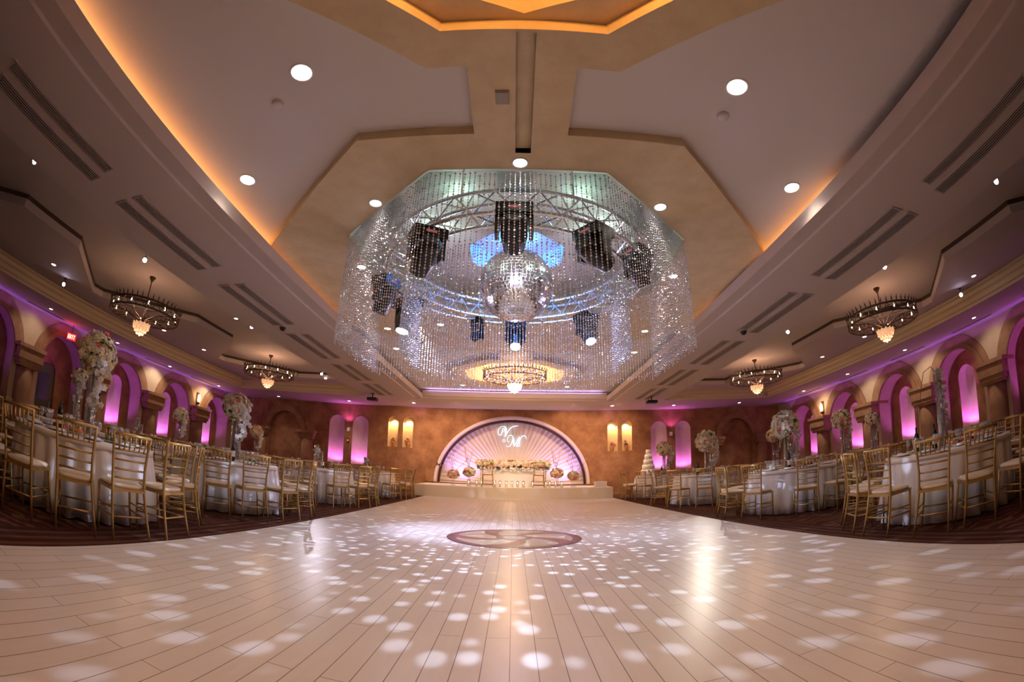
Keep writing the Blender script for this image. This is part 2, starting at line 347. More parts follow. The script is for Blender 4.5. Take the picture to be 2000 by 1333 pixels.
RY = [1.65, 4.60, 7.55, 10.50, 13.45, 16.40]
LY = [1.63, 4.70, 7.77, 10.84, 13.90, 16.97]
NICHES = []
for side, X, sg, YS in (('right', XR, 1, RY), ('left', XL, -1, LY)):
    mb = MB(); P = lambda u, z, d, X=X, sg=sg: (X + sg * d, u, z)
    arched_wall(mb, P, YF, YB, 3.52, [(y, .96, 0, 2.17, .96, 'through', .7, 1) for y in YS])
    P2 = lambda u, z, d, X=X, sg=sg: (X + sg * (d + .7), u, z)
    ops = []
    for i, y in enumerate(YS):
        yn = y + .12
        if side == 'left' and i == 2: ops.append((y - .3, .52, 0, 1.95, .52, 'recess', .12, 2))
        elif side == 'left' and i < 2: continue
        else: ops.append((yn, .36, .95, 2.37, .36, 'niche', .34, 3)); NICHES.append((X + sg * .7, yn, sg))
    arched_wall(mb, P2, YF, YB, 3.3, ops, 2)
    struct(mb.build('wall_' + side, ['spandrel', 'reveal', 'wallside', 'niche'], smooth=False), 'arcaded plaster side wall with lit niches')
    # archivolts
    for i, y in enumerate(YS):
        mb = MB()
        for r0, r1, pr in ((.96, 1.12, .10), (1.12, 1.34, .06)):
            n = 24
            for k in range(n):
                t0, t1 = PI * k / n, PI * (k + 1) / n
                q = lambda r, t, d: (X - sg * d, y - r * math.cos(t), 2.17 + r * math.sin(t))
                mb.quad(q(r0, t0, pr), q(r0, t1, pr), q(r1, t1, pr), q(r1, t0, pr)); mb.quad(q(r1, t0, pr), q(r1, t1, pr), q(r1, t1, 0), q(r1, t0, 0)); mb.quad(q(r0, t0, pr), q(r0, t1, pr), q(r0, t1, 0), q(r0, t0, 0))
        struct(mb.build('trim_%d' % (i + 1 + (6 if side == 'left' else 0)), 'arch'), 'brown stone arch moulding')
    # columns with capitals
    per = YS[1] - YS[0]
    for i in range(len(YS)):
        yc = YS[i] - per / 2
        o = bpy.data.objects.new('column_' + side, None); COL.objects.link(o); o.location = (X, yc, 0); struct(o, 'round engaged column with stepped capital')
        mb = MB(); mb.lathe([(.40, .22), (.37, .35), (.36, 1.2), (.35, 1.86)], n=20); mb.build('shaft', 'arch', o, True)
        mb = MB()
        for z0, z1, wd in ((1.84, 1.92, .84), (1.92, 2.04, .92), (2.04, 2.12, 1.02), (2.12, 2.34, 1.0), (2.34, 2.44, 1.12)): mb.box((0, 0, (z0 + z1) / 2), (.30 + (wd - .84) * .9 + .45, wd, z1 - z0))
        mb.build('capital', 'arch', o)
        mb = MB(); mb.box((0, 0, .06), (.95, .95, .12)); mb.box((0, 0, .17), (.88, .88, .1)); mb.build('base', 'arch', o)
# back wall
mb = MB(); P = lambda u, z, d: (u, YB + d, z)
SX = -.06
ops = [(SX, 3.0, .40, .45, 2.63, 'through', .55, 1)]
BN = [-7.56, -6.46, 6.07, 7.18]; WN = [-5.0, -4.36, 4.05, 4.66]
ops += [(x, .36, .95, 2.64, .36, 'niche', .34, 2) for x in BN] + [(x, .215, 1.80, 2.86, .215, 'recess', .22, 3) for x in WN]
ops += [(-10.2, .85, 0, 2.15, .85, 'recess', .16, 0), (9.85, .85, 0, 2.15, .85, 'recess', .16, 0)]
arched_wall(mb, P, XL - .7, XR + .7, 3.56, ops)
struct(mb.build('wall_back', ['wall', 'reveal', 'niche', 'spandrel']), 'terracotta plaster wall behind the stage')
mb = MB(); mb.quad((XL - .8, YF, 0), (XR + .8, YF, 0), (XR + .8, YF, 4.3), (XL - .8, YF, 4.3)); struct(mb.build('wall_front', 'wall'))
mb = MB(); mb.quad((-3.6, YB + .55, 0), (3.6, YB + .55, 0), (3.6, YB + .55, 3.6), (-3.6, YB + .55, 3.6)); struct(mb.build('wall_alcove', 'wall'))
# baseboard at the back
for nm, x0, x1 in (('left', XL, -3.4), ('right', 3.55, XR)):
    mb = MB(); mb.box(((x0 + x1) / 2, YB - .012, .06), (x1 - x0, .024, .12)); struct(mb.build('baseboard_' + nm, 'arch'))
# stage arch mouldings
def arch_tube(a, b, y, r, name, mat, n=64):
    mb = MB(); mb.tube([(SX - a * math.cos(PI * i / n), y, .45 + b * math.sin(PI * i / n)) for i in range(n + 1)], r, 8); return struct(mb.build(name, mat, smooth=True))
arch_tube(3.09, 2.72, YB - .02, .075, 'trim_20', 'coldtrim'); arch_tube(2.95, 2.58, YB + .08, .045, 'trim_21', 'darktrim')
mb = MB(); n = 48
for r0, r1, pr in ((1.0, 1.115, .05),):
    for k in range(n):
        t0, t1 = PI * k / n, PI * (k + 1) / n
        q = lambda s, t, d: (SX - 3.16 * s * math.cos(t), YB - d, .45 + 2.79 * s * math.sin(t))
        mb.quad(q(r0, t0, pr), q(r0, t1, pr), q(r1, t1, pr), q(r1, t0, pr)); mb.quad(q(r1, t0, pr), q(r1, t1, pr), q(r1, t1, 0), q(r1, t0, 0)); mb.quad(q(r0, t0, pr), q(r0, t1, pr), q(r0, t1, 0), q(r0, t0, 0))
struct(mb.build('trim_22', 'wall'), 'plaster band around the stage arch')
for i, x in enumerate((-10.2, 9.85)):
    mb = MB()
    for k in range(24):
        t0, t1 = PI * k / 24, PI * (k + 1) / 24
        q = lambda r, t, d: (x - r * math.cos(t), YB - d, 2.15 + r * math.sin(t))
        mb.quad(q(.85, t0, .06), q(.85, t1, .06), q(1.1, t1, .06), q(1.1, t0, .06)); mb.quad(q(1.1, t0, .06), q(1.1, t1, .06), q(1.1, t1, 0), q(1.1, t0, 0))
    struct(mb.build('trim_%d' % (23 + i), 'arch'), 'blind arch moulding on the back wall')
for x, nm in ((-11.5, 'left'), (-8.95, 'left'), (11.2, 'right'), (8.6, 'right')):
    o = bpy.data.objects.new('column_back', None); COL.objects.link(o); o.location = (x, YB, 0); struct(o, 'engaged column on the back wall')
    mb = MB(); mb.lathe([(.32, .1), (.30, 1.84)], n=16); mb.build('shaft', 'arch', o, True)
    mb = MB()
    for z0, z1, wd in ((1.84, 1.96, .74), (1.96, 2.08, .86), (2.08, 2.2, .96)): mb.box((0, 0, (z0 + z1) / 2), (wd, wd * .8, z1 - z0))
    mb.build('capital', 'arch', o)

# ------------------------------------------------------------------ ceiling
CY = 6.6; HC = (0, 5.62); HA = 2.1
ZS, ZT, ZW = 3.5, 3.72, 3.82
near_c, far_c = (.03, .44), (0, 12.78)
# soffit beams
for nm, sg in (('left', -1), ('right', 1)):
    prof = [(5.48, 4.1), (5.48, 3.5), (3.58, 3.5), (3.56, 3.525), (3.36, 3.525), (3.34, 3.5), (3.30, 3.5), (3.30, 3.66), (3.38, 3.66), (3.38, 3.60), (3.85, 3.60), (3.85, 3.9)]
    mb = MB()
    for a, b in zip(prof, prof[1:]): mb.quad((sg * a[0], YF, a[1]), (sg * b[0], YF, b[1]), (sg * b[0], 16.0, b[1]), (sg * a[0], 16.0, a[1]))
    mb.quad((sg * 3.3, 16.0, 3.5), (sg * 5.48, 16.0, 3.5), (sg * 5.48, 16.0, 4.1), (sg * 3.3, 16.0, 4.1))
    struct(mb.build('ceiling_beam_' + nm, 'soffit'), 'long flat ceiling beam beside the centre vault')
# white centre ceiling with openings
mb = MB()
mb.poly([[(-3.85, YF), (3.85, YF), (3.85, 16.3), (-3.85, 16.3)], octa(*near_c, 1.42), octa(HC[0], HC[1], 2.2), octa(*far_c, 1.42)], ZW)
struct(mb.build('ceiling', 'white'), 'taupe painted centre ceiling')
# tan octagon panels
def tanpanel(name, loops, label, z=ZT):
    mb = MB(); mb.poly(loops, z)
    for l in loops: mb.skirt(l, z, ZW + .002)
    return struct(mb.build(name, 'tan'), label)
mo, no_ = octa(.02, CY, 3.6), octa(*near_c, 1.76)
def split_at(loop, y, front):           # rotate so that the flat edge at y is the closing edge
    n = len(loop)
    for i in range(n):
        a, b = loop[i], loop[(i + 1) % n]
        if abs(a[1] - y) < 1e-3 and abs(b[1] - y) < 1e-3: return [loop[(i + 1 + k) % n] for k in range(n)]
mo = split_at(mo, CY - 3.6, True); no_ = split_at(no_, near_c[1] + 1.76, False)
outer = mo + [(-.385, CY - 3.6), (-.385, near_c[1] + 1.76)] + no_ + [(.43, near_c[1] + 1.76), (.43, CY - 3.6)]
slot = [(-.025, 1.87), (.115, 1.87), (.115, 3.27), (-.025, 3.27)]
tanpanel('ceiling_octagon', [outer, octa(HC[0], HC[1], HA), octa(*near_c, 1.40), slot], 'tan ceiling panel of two octagons joined by a slotted strap')
mb = MB(); mb.skirt(slot, ZT, ZT + .06); mb.poly([slot], ZT + .06); struct(mb.build('ceiling_slot', 'tan'))
tanpanel('ceiling_octagon_far', [octa(*far_c, 1.76), octa(*far_c, 1.38)], 'tan octagonal ceiling ring toward the stage')
mb = MB(); mb.quad((-.385, 10.16, ZT), (.43, 10.16, ZT), (.43, 11.06, ZT), (-.385, 11.06, ZT)); mb.skirt([(-.385, 10.16), (.43, 10.16), (.43, 11.06), (-.385, 11.06)], ZT, ZW); struct(mb.build('ceiling_strap', 'tan'), 'tan strap between the main and far octagons')
# recesses above the octagons
def recess(name, loop, z0, z1, mats, cap=True, inner=None):
    mb = MB(); mb.skirt(loop, z0, z1, 0)
    if cap: mb.poly([loop] + ([inner] if inner else []), z1, 1)
    return struct(mb.build(name, mats))
rot = PI / 8
up = octa(*near_c, 1.37 * math.cos(PI / 8) * .985, rot)
recess('ceiling_recess_near', octa(*near_c, 1.41), ZW - .01, 3.87, ['tan', 'tan'], True, up)
recess('ceiling_recess_near_top', up, 3.87, 4.12, ['tan', 'tan'])
recess('ceiling_recess_far', octa(*far_c, 1.41), ZW - .01, 4.15, ['tan', 'tan'])
dome = octa(0, 6.25, .70)
recess('ceiling_recess_centre', octa(HC[0], HC[1], 2.19), ZW - .01, 4.18, ['recess', 'recess'], True, dome)
recess('ceiling_dome', dome, 4.18, 4.5, ['bluedome', 'bluedome'])
# roof above everything keeps light in
mb = MB(); mb.quad((XL - .9, YF, 4.62), (XR + .9, YF, 4.62), (XR + .9, YB + .9, 4.62), (XL - .9, YB + .9, 4.62)); struct(mb.build('ceiling_slab', 'slab'))
# side bays
for nm, sg, xin, xch, ych, xlo, xhi in (('right', 1, 10.15, 7.37, (6.3, 12.25), 7.6, 9.4), ('left', -1, 11.2, 7.5, (6.4, 12.5), 7.85, 9.85)):
    zz = []
    y = YF
    pts = [(xlo, YF)]
    for yc in (.4, ych[0], ych[1]):
        d = xhi - xlo
        pts += [(xlo, yc - d - .1), (xhi, yc - .1), (xhi, yc + .25), (xlo, yc + d + .25)]
    pts.append((xlo, 14.9)); pts.append((5.48, 14.9))
    mb = MB()
    poly = [(sg * x, y) for x, y in pts] + [(sg * 5.48, 16.3), (sg * xin, 16.3), (sg * xin, YF)]
    mb.poly([poly], 3.86, 0)
    for a, b in zip(pts, pts[1:]): mb.quad((sg * a[0], a[1], 3.86), (sg * b[0], b[1], 3.86), (sg * b[0], b[1], 4.0), (sg * a[0], a[1], 4.0), 1)
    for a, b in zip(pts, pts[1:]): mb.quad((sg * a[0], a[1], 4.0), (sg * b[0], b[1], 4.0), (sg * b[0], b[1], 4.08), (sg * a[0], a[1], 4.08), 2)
    mb.quad((sg * 5.4, YF, 4.08), (sg * (xhi + .1), YF, 4.08), (sg * (xhi + .1), 15, 4.08), (sg * 5.4, 15, 4.08), 0)
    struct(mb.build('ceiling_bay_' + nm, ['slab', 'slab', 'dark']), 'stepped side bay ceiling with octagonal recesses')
    # crown fascia: stepped profile
    prof = [(0, 3.5), (0, 3.56), (-.05, 3.58), (-.05, 3.68), (-.12, 3.72), (-.12, 3.80), (-.22, 3.83), (-.22, 3.87)]
    mb = MB()
    for a, b in zip(prof, prof[1:]): mb.quad((sg * (xin + a[0]), YF, a[1]), (sg * (xin + b[0]), YF, b[1]), (sg * (xin + b[0]), 16 + b[0], b[1]), (sg * (xin + a[0]), 16 + a[0], a[1]))
    for a, b in zip(prof, prof[1:]): mb.quad((sg * (xin + a[0]), 16 + a[0], a[1]), (sg * (xin + b[0]), 16 + b[0], b[1]), (sg * 5.3, 16 + b[0], b[1]), (sg * 5.3, 16 + a[0], a[1]))
    struct(mb.build('trim_%d' % (30 if sg > 0 else 31), 'crown'), 'cream stepped crown moulding')
    # perimeter soffit
    xw = (XR + .1) if sg > 0 else -(XL - .1)
    mb = MB(); mb.quad((sg * xin, YF, 3.5), (sg * xw, YF, 3.5), (sg * xw, YB, 3.5), (sg * xin, YB, 3.5)); mb.quad((sg * 3.3, 16, 3.5), (sg * xin, 16, 3.5), (sg * xin, YB, 3.5), (sg * 3.3, YB, 3.5))
    mb.quad((sg * xw, YF, 3.3), (sg * (xw + .8), YF, 3.3), (sg * (xw + .8), YB, 3.3), (sg * xw, YB, 3.3))
    struct(mb.build('ceiling_perimeter_' + nm, 'soffit'), 'low flat ceiling along the outer wall')
mb = MB(); mb.quad((-3.3, 16, 3.5), (3.3, 16, 3.5), (3.3, YB + .5, 3.5), (-3.3, YB + .5, 3.5))
prof = [(0, 3.5), (0, 3.56), (-.04, 3.58), (-.04, 3.72), (-.10, 3.75), (-.10, 3.78), (.1, 3.78)]
for a, b in zip(prof, prof[1:]): mb.quad((-3.3, 16 + a[0], a[1]), (3.3, 16 + a[0], a[1]), (3.3, 16 + b[0], b[1]), (-3.3, 16 + b[0], b[1]), 1)
struct(mb.build('ceiling_perimeter_back', ['soffit', 'crown']), 'low flat ceiling above the stage')

# ------------------------------------------------------------------ ceiling fittings
side_word = {-1: 'left', 1: 'right'}
def vent(x0, x1, y0, y1, z, label):
    r = thing('ceiling_vent', label, 'vent', ((x0 + x1) / 2, (y0 + y1) / 2, z), 0, 'slotted vents in the ceiling beams')
    wx, wy = x1 - x0, y1 - y0
    mb = MB(); mb.box((0, 0, -.002), (wx - .02, wy - .02, .006)); mb.build('backing', 'ventdark', r)
    mb = MB()
    for sx in (-1, 1): mb.box((sx * (wx / 2), 0, -.006), (.022, wy + .02, .014))
    for sy in (-1, 1): mb.box((0, sy * (wy / 2), -.006), (wx, .022, .014))
    mb.build('frame', 'vent', r)
    for k in range(4):
        mb = MB(); mb.box((-wx / 2 + (k + 1) * wx / 5, 0, -.008), (.007, wy - .02, .012)); mb.build('slat', 'vent', r)
for sg in (-1, 1):
    for i, y0 in enumerate((.38, 2.98, 5.67, 8.33, 11.0, 13.6)):
        vent(sg * 4.26 if sg > 0 else -4.45, sg * 4.45 if sg > 0 else -4.26, y0, y0 + 2.0, 3.499, 'slotted vent nearer the vault, %s pair from camera in the %s ceiling beam' % (ORD[i], side_word[sg]))
        vent(4.60 if sg > 0 else -4.82, 4.82 if sg > 0 else -4.60, y0, y0 + 2.05, 3.499, 'slotted vent farther from the vault, %s pair from camera in the %s ceiling beam' % (ORD[i], side_word[sg]))
for sg in (-1, 1):
    for i in range(5):
        x = 11.75 if sg > 0 else -12.7; y0 = 2.7 + i * 2.9
        r = thing('slot_diffuser', 'long dark air slot, %s from camera, in low ceiling above %s arches' % (ORD[i], side_word[sg]), 'vent', (x, y0 + .8, 3.499), 0, 'air slots above the arches')
        mb = MB(); mb.box((0, 0, -.003), (.09, 1.6, .006)); mb.build('slot', 'ventdark', r)
        mb = MB()
        for s in (-1, 1): mb.box((s * .055, 0, -.005), (.02, 1.64, .01))
        mb.build('frame', 'soffit', r)

def downlight(x, y, z, r, e, label, group, col=WARM, size=95, lens='lampwhite', aim=None):
    t = thing('downlight', label, 'downlight', (x, y, z), 0, group)
    mb = MB(); mb.lathe([(r * 1.02, -.002), (r * 1.25, -.010), (r * 1.30, -.004), (r * 1.30, 0)], n=24); mb.f = mb.f[:-2]; mb.m = mb.m[:-2]; mb.build('trim_ring', 'trim', t, True)
    mb = MB(); mb.lathe([(r * 1.02, -.001), (r, -.006)], n=24); mb.build('lens', lens, t)
    if e: lamp('SPOT', (x, y, z - .015), col, e, r * .8, aim or (x, y, 0), size, .6)
for (x, y, e), lb in zip(((-1.75, 2.14, 44), (-3.01, 3.5, 26), (1.79, 2.23, 44), (3.06, 3.48, 26)), ('nearest downlight in the taupe ceiling, left of the centre strap', 'downlight in the taupe ceiling beside the left fascia', 'nearest downlight in the taupe ceiling, right of the centre strap', 'downlight in the taupe ceiling beside the right fascia')):
    downlight(x, y, ZW, .088, e, 'large round ' + lb, 'downlights in the centre ceiling', size=100 if abs(x) < 2 else 118)
downlight(-2.9, 10.5, ZW, .07, 50, 'round downlight in the taupe ceiling beyond the octagon, left', 'downlights in the centre ceiling'); downlight(2.9, 10.5, ZW, .07, 50, 'round downlight in the taupe ceiling beyond the octagon, right', 'downlights in the centre ceiling')
downlight(-1.75, 15.0, ZW, .07, 60, 'round downlight near the stage, left end of the vault', 'downlights in the centre ceiling'); downlight(1.75, 15.0, ZW, .07, 60, 'round downlight near the stage, right end of the vault', 'downlights in the centre ceiling')
for x, y, lb in ((-1.56, 4.07, 'front left'), (-2.23, 5.7, 'left middle'), (1.57, 4.06, 'front right'), (2.31, 5.85, 'right middle'), (-2.6, 8.6, 'rear left'), (2.6, 8.5, 'rear right'), (.02, 3.42, 'front centre'), (-1.45, 8.3, 'rear left, inner'), (1.5, 8.3, 'rear right, inner')):
    downlight(x, y, ZT, .062, 42, 'small round downlight at the %s of the tan octagon' % lb, 'downlights in the tan octagon', size=110)
for sg, L in ((-1, [(-12.18, 3.3), (-12.18, 6.3), (-12.3, 9.48), (-12.4, 12.51), (-12.45, 15.97)]), (1, [(11.2, 3.1), (11.23, 5.97), (11.16, 8.89), (11.17, 11.89), (11.23, 14.82)])):
    for i, (x, y) in enumerate(L): downlight(x, y, 3.5, .06, 12 if y < 4 else 45 if y < 7 else 90, 'small downlight, %s from camera, in the low ceiling along the %s arches' % (ORD[i], side_word[sg]), 'perimeter downlights', size=110, aim=(x + sg * 1.7, y - .4, .8))
for i, (x, y) in enumerate([(-10.16, 17.6), (-6.73, 17.6), (-3.9, 17.3), (3.77, 17.2), (6.36, 17.3), (9.35, 17.14)]):
    downlight(x, y, 3.5, .06, 170 if abs(x) < 5 else 80, 'small downlight, %s from the left in the low ceiling along the back wall' % ORD[i], 'back wall downlights')
for i, (x, y) in enumerate([(-9.65, 4.7), (-9.77, 9.3), (-9.7, 11.32), (9.3, 4.64), (9.3, 8.9), (9.27, 10.99)]):
    downlight(x, y, 3.86, .06, 14 if y < 6 else 40, 'small downlight, %s from camera in the %s bay ceiling' % (ORD[i % 3], side_word[-1 if x < 0 else 1]), 'bay downlights')
for i, (x, y) in enumerate([(-6.42, 2.42), (-6.45, 4.69), (-6.8, 9.0), (-6.7, 14.9), (6.31, 2.49), (6.32, 4.65), (6.3, 8.99), (6.41, 12.02)]):
    downlight(x, y, 4.08 if i not in (3,) else 3.86, .05, 8 if y < 4 else 34, 'small downlight in the raised tray, %s from camera beside the %s beam' % (ORD[i % 4], side_word[-1 if x < 0 else 1]), 'tray downlights')

def trackspot(x, y, z, tgt, label, lit=True, ml='lensblue'):
    t = thing('track_spotlight', label, 'spotlight', (x, y, z), 0, 'adjustable ceiling spotlights')
    mb = MB(); mb.lathe([(.045, -.012), (.05, 0)], n=14); mb.tube([(0, 0, 0), (0, 0, -.10)], .008, 6); mb.build('mount', 'black', t)
    d = (Vector(tgt) - Vector((x, y, z - .13))).normalized(); p = Vector((0, 0, -.13))
    mb = MB(); mb.tube([p - d * .07, p - d * .02, p + d * .06], [.028, .045, .05], 14); mb.build('lamp_head', 'black', t)
    mb = MB(); mb.tube([p + d * .058, p + d * .064], .043, 14); mb.build('lens', ml if lit else 'black', t)
TR = [(-6.4, 2.0), (-6.66, 5.31), (-10.1, 5.42), (-6.4, 9.2), (-6.67, 14.4), (-6.3, 14.6), (6.46, 2.14), (6.41, 5.16), (6.5, 8.93), (9.56, 5.31), (6.3, 14.3)]
for i, (x, y) in enumerate(TR):
    z = 3.86 if abs(x) > 8 else 4.08
    trackspot(x, y, z, (x * .3, y - 4 if i != 10 else 6, 0), 'small black spotlight, %s from camera on the %s bay ceiling' % (ORD[i if i < 6 else i - 6], side_word[-1 if x < 0 else 1]), True, 'lenswhite' if i in (10, 5) else 'lensblue')

# detectors, grey plate, projectors, cameras
for x, y, s in ((-2.11, 2.44, 'left'), (1.79, 2.61, 'right')):
    t = thing('smoke_detector', 'small round smoke detector on the %s half of the taupe ceiling' % s, 'smoke detector', (x, y, ZW))
    mb = MB(); mb.lathe([(.035, -.035), (.05, -.028), (.055, -.012)], n=18); mb.build('body', 'white', t, True); mb = MB(); mb.lathe([(.062, -.012), (.062, 0)], n=18); mb.build('base', 'white', t)
t = thing('ceiling_speaker', 'small grey square plate on the tan centre strap overhead', 'speaker plate', (-.13, 2.54, ZT)); mb = MB(); mb.box((0, 0, -.008), (.11, .15, .016)); mb.build('body', 'grey', t); mb = MB(); mb.box((0, 0, -.019), (.09, .13, .006)); mb.build('grille', 'grey', t)
for x, y, s in ((-5.0, 15.4, 'left'), (4.7, 15.0, 'right')):
    t = thing('projector', 'dark ceiling projector hanging under the far end of the %s beam' % s, 'projector', (x, y, 3.5))
    mb = MB(); mb.tube([(0, 0, 0), (0, 0, -.16)], .02, 8); mb.lathe([(.07, -.015), (.07, 0)], n=14); mb.build('mount', 'black', t)
    mb = MB(); mb.box((0, 0, -.21), (.34, .28, .10)); mb.build('body', 'black', t); mb = MB(); mb.tube([(.07, .14, -.21), (.07, .17, -.21)], .035, 12); mb.build('lens', 'silver', t)
for x, y, s in ((-4.62, 7.8, 'left'), (4.4, 7.6, 'right')):
    t = thing('security_camera', 'dark dome security camera under the %s ceiling beam' % s, 'security camera', (x, y, 3.5))
    mb = MB(); mb.lathe([(.085, -.03), (.09, 0)], n=18); mb.build('base', 'soffit', t); mb = MB(); mb.ball((0, 0, -.035), .07, 14, 8); mb.build('dome', 'black', t, True)

# ------------------------------------------------------------------ chandeliers
def chandelier(loc, zc, label, R=.85, bowl='bowl', e=24):
    """loc = ring centre; zc = ceiling height above it"""
    t = thing('chandelier', label, 'chandelier', loc, random.random(), 'wheel chandeliers')
    top = zc - loc[2]
    mb = MB(); mb.tube([(0, 0, top), (0, 0, -.25)], .014, 8); mb.build('stem', 'bronze', t)
    mb = MB(); mb.lathe([(.012, top - .13), (.03, top - .09), (.08, top - .02), (.08, top)], n=16); mb.build('canopy', 'bronze', t, True)
    for z in (.10, -.06):
        mb = MB(); mb.lathe([(R, z - .018), (R + .015, z), (R, z + .018), (R - .03, z), (R, z - .018)], n=56, caps=False); mb.build('hoop', 'bronze', t)
    mb = MB()
    for k in range(28):
        a = 2 * PI * k / 28; b = a + PI / 28; c = a + 2 * PI / 28
        q = lambda an, z: (R * math.cos(an), R * math.sin(an), z)
        mb.tube([q(a, -.06), q(b, .10)], .008, 5); mb.tube([q(c, -.06), q(b, .10)], .008, 5); mb.ball(q(b, .02), .018, 6, 4)
    mb.build('lattice', 'bronze', t)
    mb = MB()
    for k in range(44):
        a = 2 * PI * k / 44
        q = lambda r, z: (r * math.cos(a), r * math.sin(a), z)
        mb.tube([q(R, .11), q(R + .012, .155), q(R + .05, .22)], [.012, .014, .002], 5); mb.tube([q(R, .13), q(R - .02, .20)], [.008, .002], 4)
    mb.build('finial_crown', 'bronze', t)
    for k in range(8):
        a = 2 * PI * k / 8
        pts = [(r * math.cos(a), r * math.sin(a), z) for r, z in ((.05, -.16), (.2, -.10), (.45, -.03), (R, -.05))]
        mb = MB(); mb.tube(pts, .011, 6)
        mb.tube([(.45 * math.cos(a), .45 * math.sin(a), -.03), (.55 * math.cos(a + .25), .55 * math.sin(a + .25), -.04), (R * math.cos(a + .36), R * math.sin(a + .36), -.05)], .007, 5); mb.build('spoke', 'bronze', t)
    for k in range(12):
        a = 2 * PI * (k + .5) / 12; x, y = (R - .07) * math.cos(a), (R - .07) * math.sin(a)
        mb = MB(); mb.tube([(x, y, -.05), (x, y, .01)], .014, 8); mb.lathe([(.012, -.06), (.03, -.05), (.03, -.045)], (x, y, 0), 10); h = mb.build('candle_holder', 'bronze', t)
        mb = MB(); mb.lathe([(.010, .01), (.018, .03), (.013, .055), (.003, .085)], (x, y, 0), 8); mb.build('bulb', 'bulb', h, True)
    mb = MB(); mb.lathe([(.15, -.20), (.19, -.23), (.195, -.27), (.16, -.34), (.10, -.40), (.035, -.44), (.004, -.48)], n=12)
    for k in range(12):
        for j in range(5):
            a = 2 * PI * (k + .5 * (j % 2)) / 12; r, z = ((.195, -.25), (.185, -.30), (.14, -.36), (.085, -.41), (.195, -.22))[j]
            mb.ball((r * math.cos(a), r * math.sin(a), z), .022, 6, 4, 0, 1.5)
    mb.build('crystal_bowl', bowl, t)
    mb = MB(); mb.lathe([(.05, -.15), (.20, -.18), (.20, -.205), (.05, -.21)], n=20); mb.build('hub', 'bronze', t)
    lamp('POINT', (loc[0], loc[1], loc[2] + .02), (1, .56, .34), e, .12)
    lamp('POINT', (loc[0], loc[1], loc[2] - .62), (1, .62, .34), e * .9, .10)
chandelier((7.37, 6.35, 3.40), 4.08, 'bronze wheel chandelier nearest the camera under the right bay', e=15)
chandelier((-7.47, 6.35, 3.29), 4.08, 'bronze wheel chandelier nearest the camera under the left bay', e=15)
chandelier((-7.76, 12.6, 3.48), 4.08, 'bronze wheel chandelier farther away under the left bay')
chandelier((7.35, 12.2, 3.48), 4.08, 'bronze wheel chandelier farther away under the right bay')
chandelier((0, 12.78, 3.66), 4.15, 'bright gilded wheel chandelier in the far octagon above the dance floor', .90, 'bowl2', 95)

# ------------------------------------------------------------------ crystal fixture, truss, mirror ball, moving heads
cx, cy = HC
t = thing('crystal_curtain_fixture', 'octagonal hanging fixture of crystal bead strands around the mirror ball', 'crystal fixture', (cx, cy, 3.7))
mb = MB(); o1, o2 = octa(0, 0, 2.1), octa(0, 0, 1.74)
mb.poly([o1, o2], 0); mb.poly([o1, o2], -.012); mb.skirt(o1, -.012, 0); mb.skirt(o2, -.012, 0); mb.build('acrylic_frame', 'acrylic', t)
def curtain(a, z0, z1, gap, name):
    L = octa(0, 0, a)
    for i in range(8):
        p, q = Vector(L[i] + (0,)), Vector(L[(i + 1) % 8] + (0,)); n = max(2, int((q - p).length / gap)); mb = MB()
        for k in range(n):
            b = p + (q - p) * ((k + .5) / n); z = z0 - random.random() * .05; zb = z1 + random.random() * .07
            s = .0011
            mb.add([(b.x - s, b.y, z0), (b.x + s, b.y, z0), (b.x + s, b.y, zb), (b.x - s, b.y, zb), (b.x, b.y - s, z0), (b.x, b.y + s, z0), (b.x, b.y + s, zb), (b.x, b.y - s, zb)], [(0, 1, 2, 3), (4, 5, 6, 7)])
            j = 0
            while z > zb:
                r = .0085 if j % 4 else .0130; h = r * 1.25; an = random.random() * 1.5
                c_, s_ = math.cos(an) * r, math.sin(an) * r
                mb.add([(b.x, b.y, z + h), (b.x + c_, b.y + s_, z), (b.x - s_, b.y + c_, z), (b.x - c_, b.y - s_, z), (b.x + s_, b.y - c_, z), (b.x, b.y, z - h)], [(0, 1, 2), (0, 2, 3), (0, 3, 4), (0, 4, 1), (5, 2, 1), (5, 3, 2), (5, 4, 3), (5, 1, 4)])
                z -= .030 + (.006 if j % 4 == 0 else 0); j += 1
        o = mb.build(name, 'crystal', t); o['kind'] = 'stuff'
curtain(2.09, -.012, -1.40, .047, 'bead_curtain')
curtain(1.38, -.40, -1.42, .047, 'inner_bead_curtain')
t = thing('circular_truss', 'round aluminium lighting truss inside the crystal bead curtain', 'truss', (cx, cy, 3.45))
RO, RI, TH = 1.74, 1.48, .27
for R_, z in ((RO, 0), (RO, TH), (RI, 0), (RI, TH)):
    mb = MB(); mb.ring((0, 0, z), R_, .022, 64, 8); mb.build('chord', 'alu', t, True)
K = 24
def pc(R_, k, z): a = 2 * PI * k / K; return (R_ * math.cos(a), R_ * math.sin(a), z)
for (Ra, za, Rb, zb) in ((RO, 0, RO, TH), (RI, 0, RI, TH), (RO, 0, RI, 0), (RO, TH, RI, TH)):
    mb = MB()
    for k in range(K):
        mb.tube([pc(Ra, k, za), pc(Rb, k + .5, zb)], .010, 5); mb.tube([pc(Rb, k + .5, zb), pc(Ra, k + 1, za)], .010, 5)
    mb.build('lattice_bracing', 'alu', t)
for k in range(8):
    a = 2 * PI * (k + .5) / 8; mb = MB(); mb.tube([(1.6 * math.cos(a), 1.6 * math.sin(a), TH), (1.6 * math.cos(a), 1.6 * math.sin(a), .73)], .012, 6); mb.build('hanger', 'alu', t)
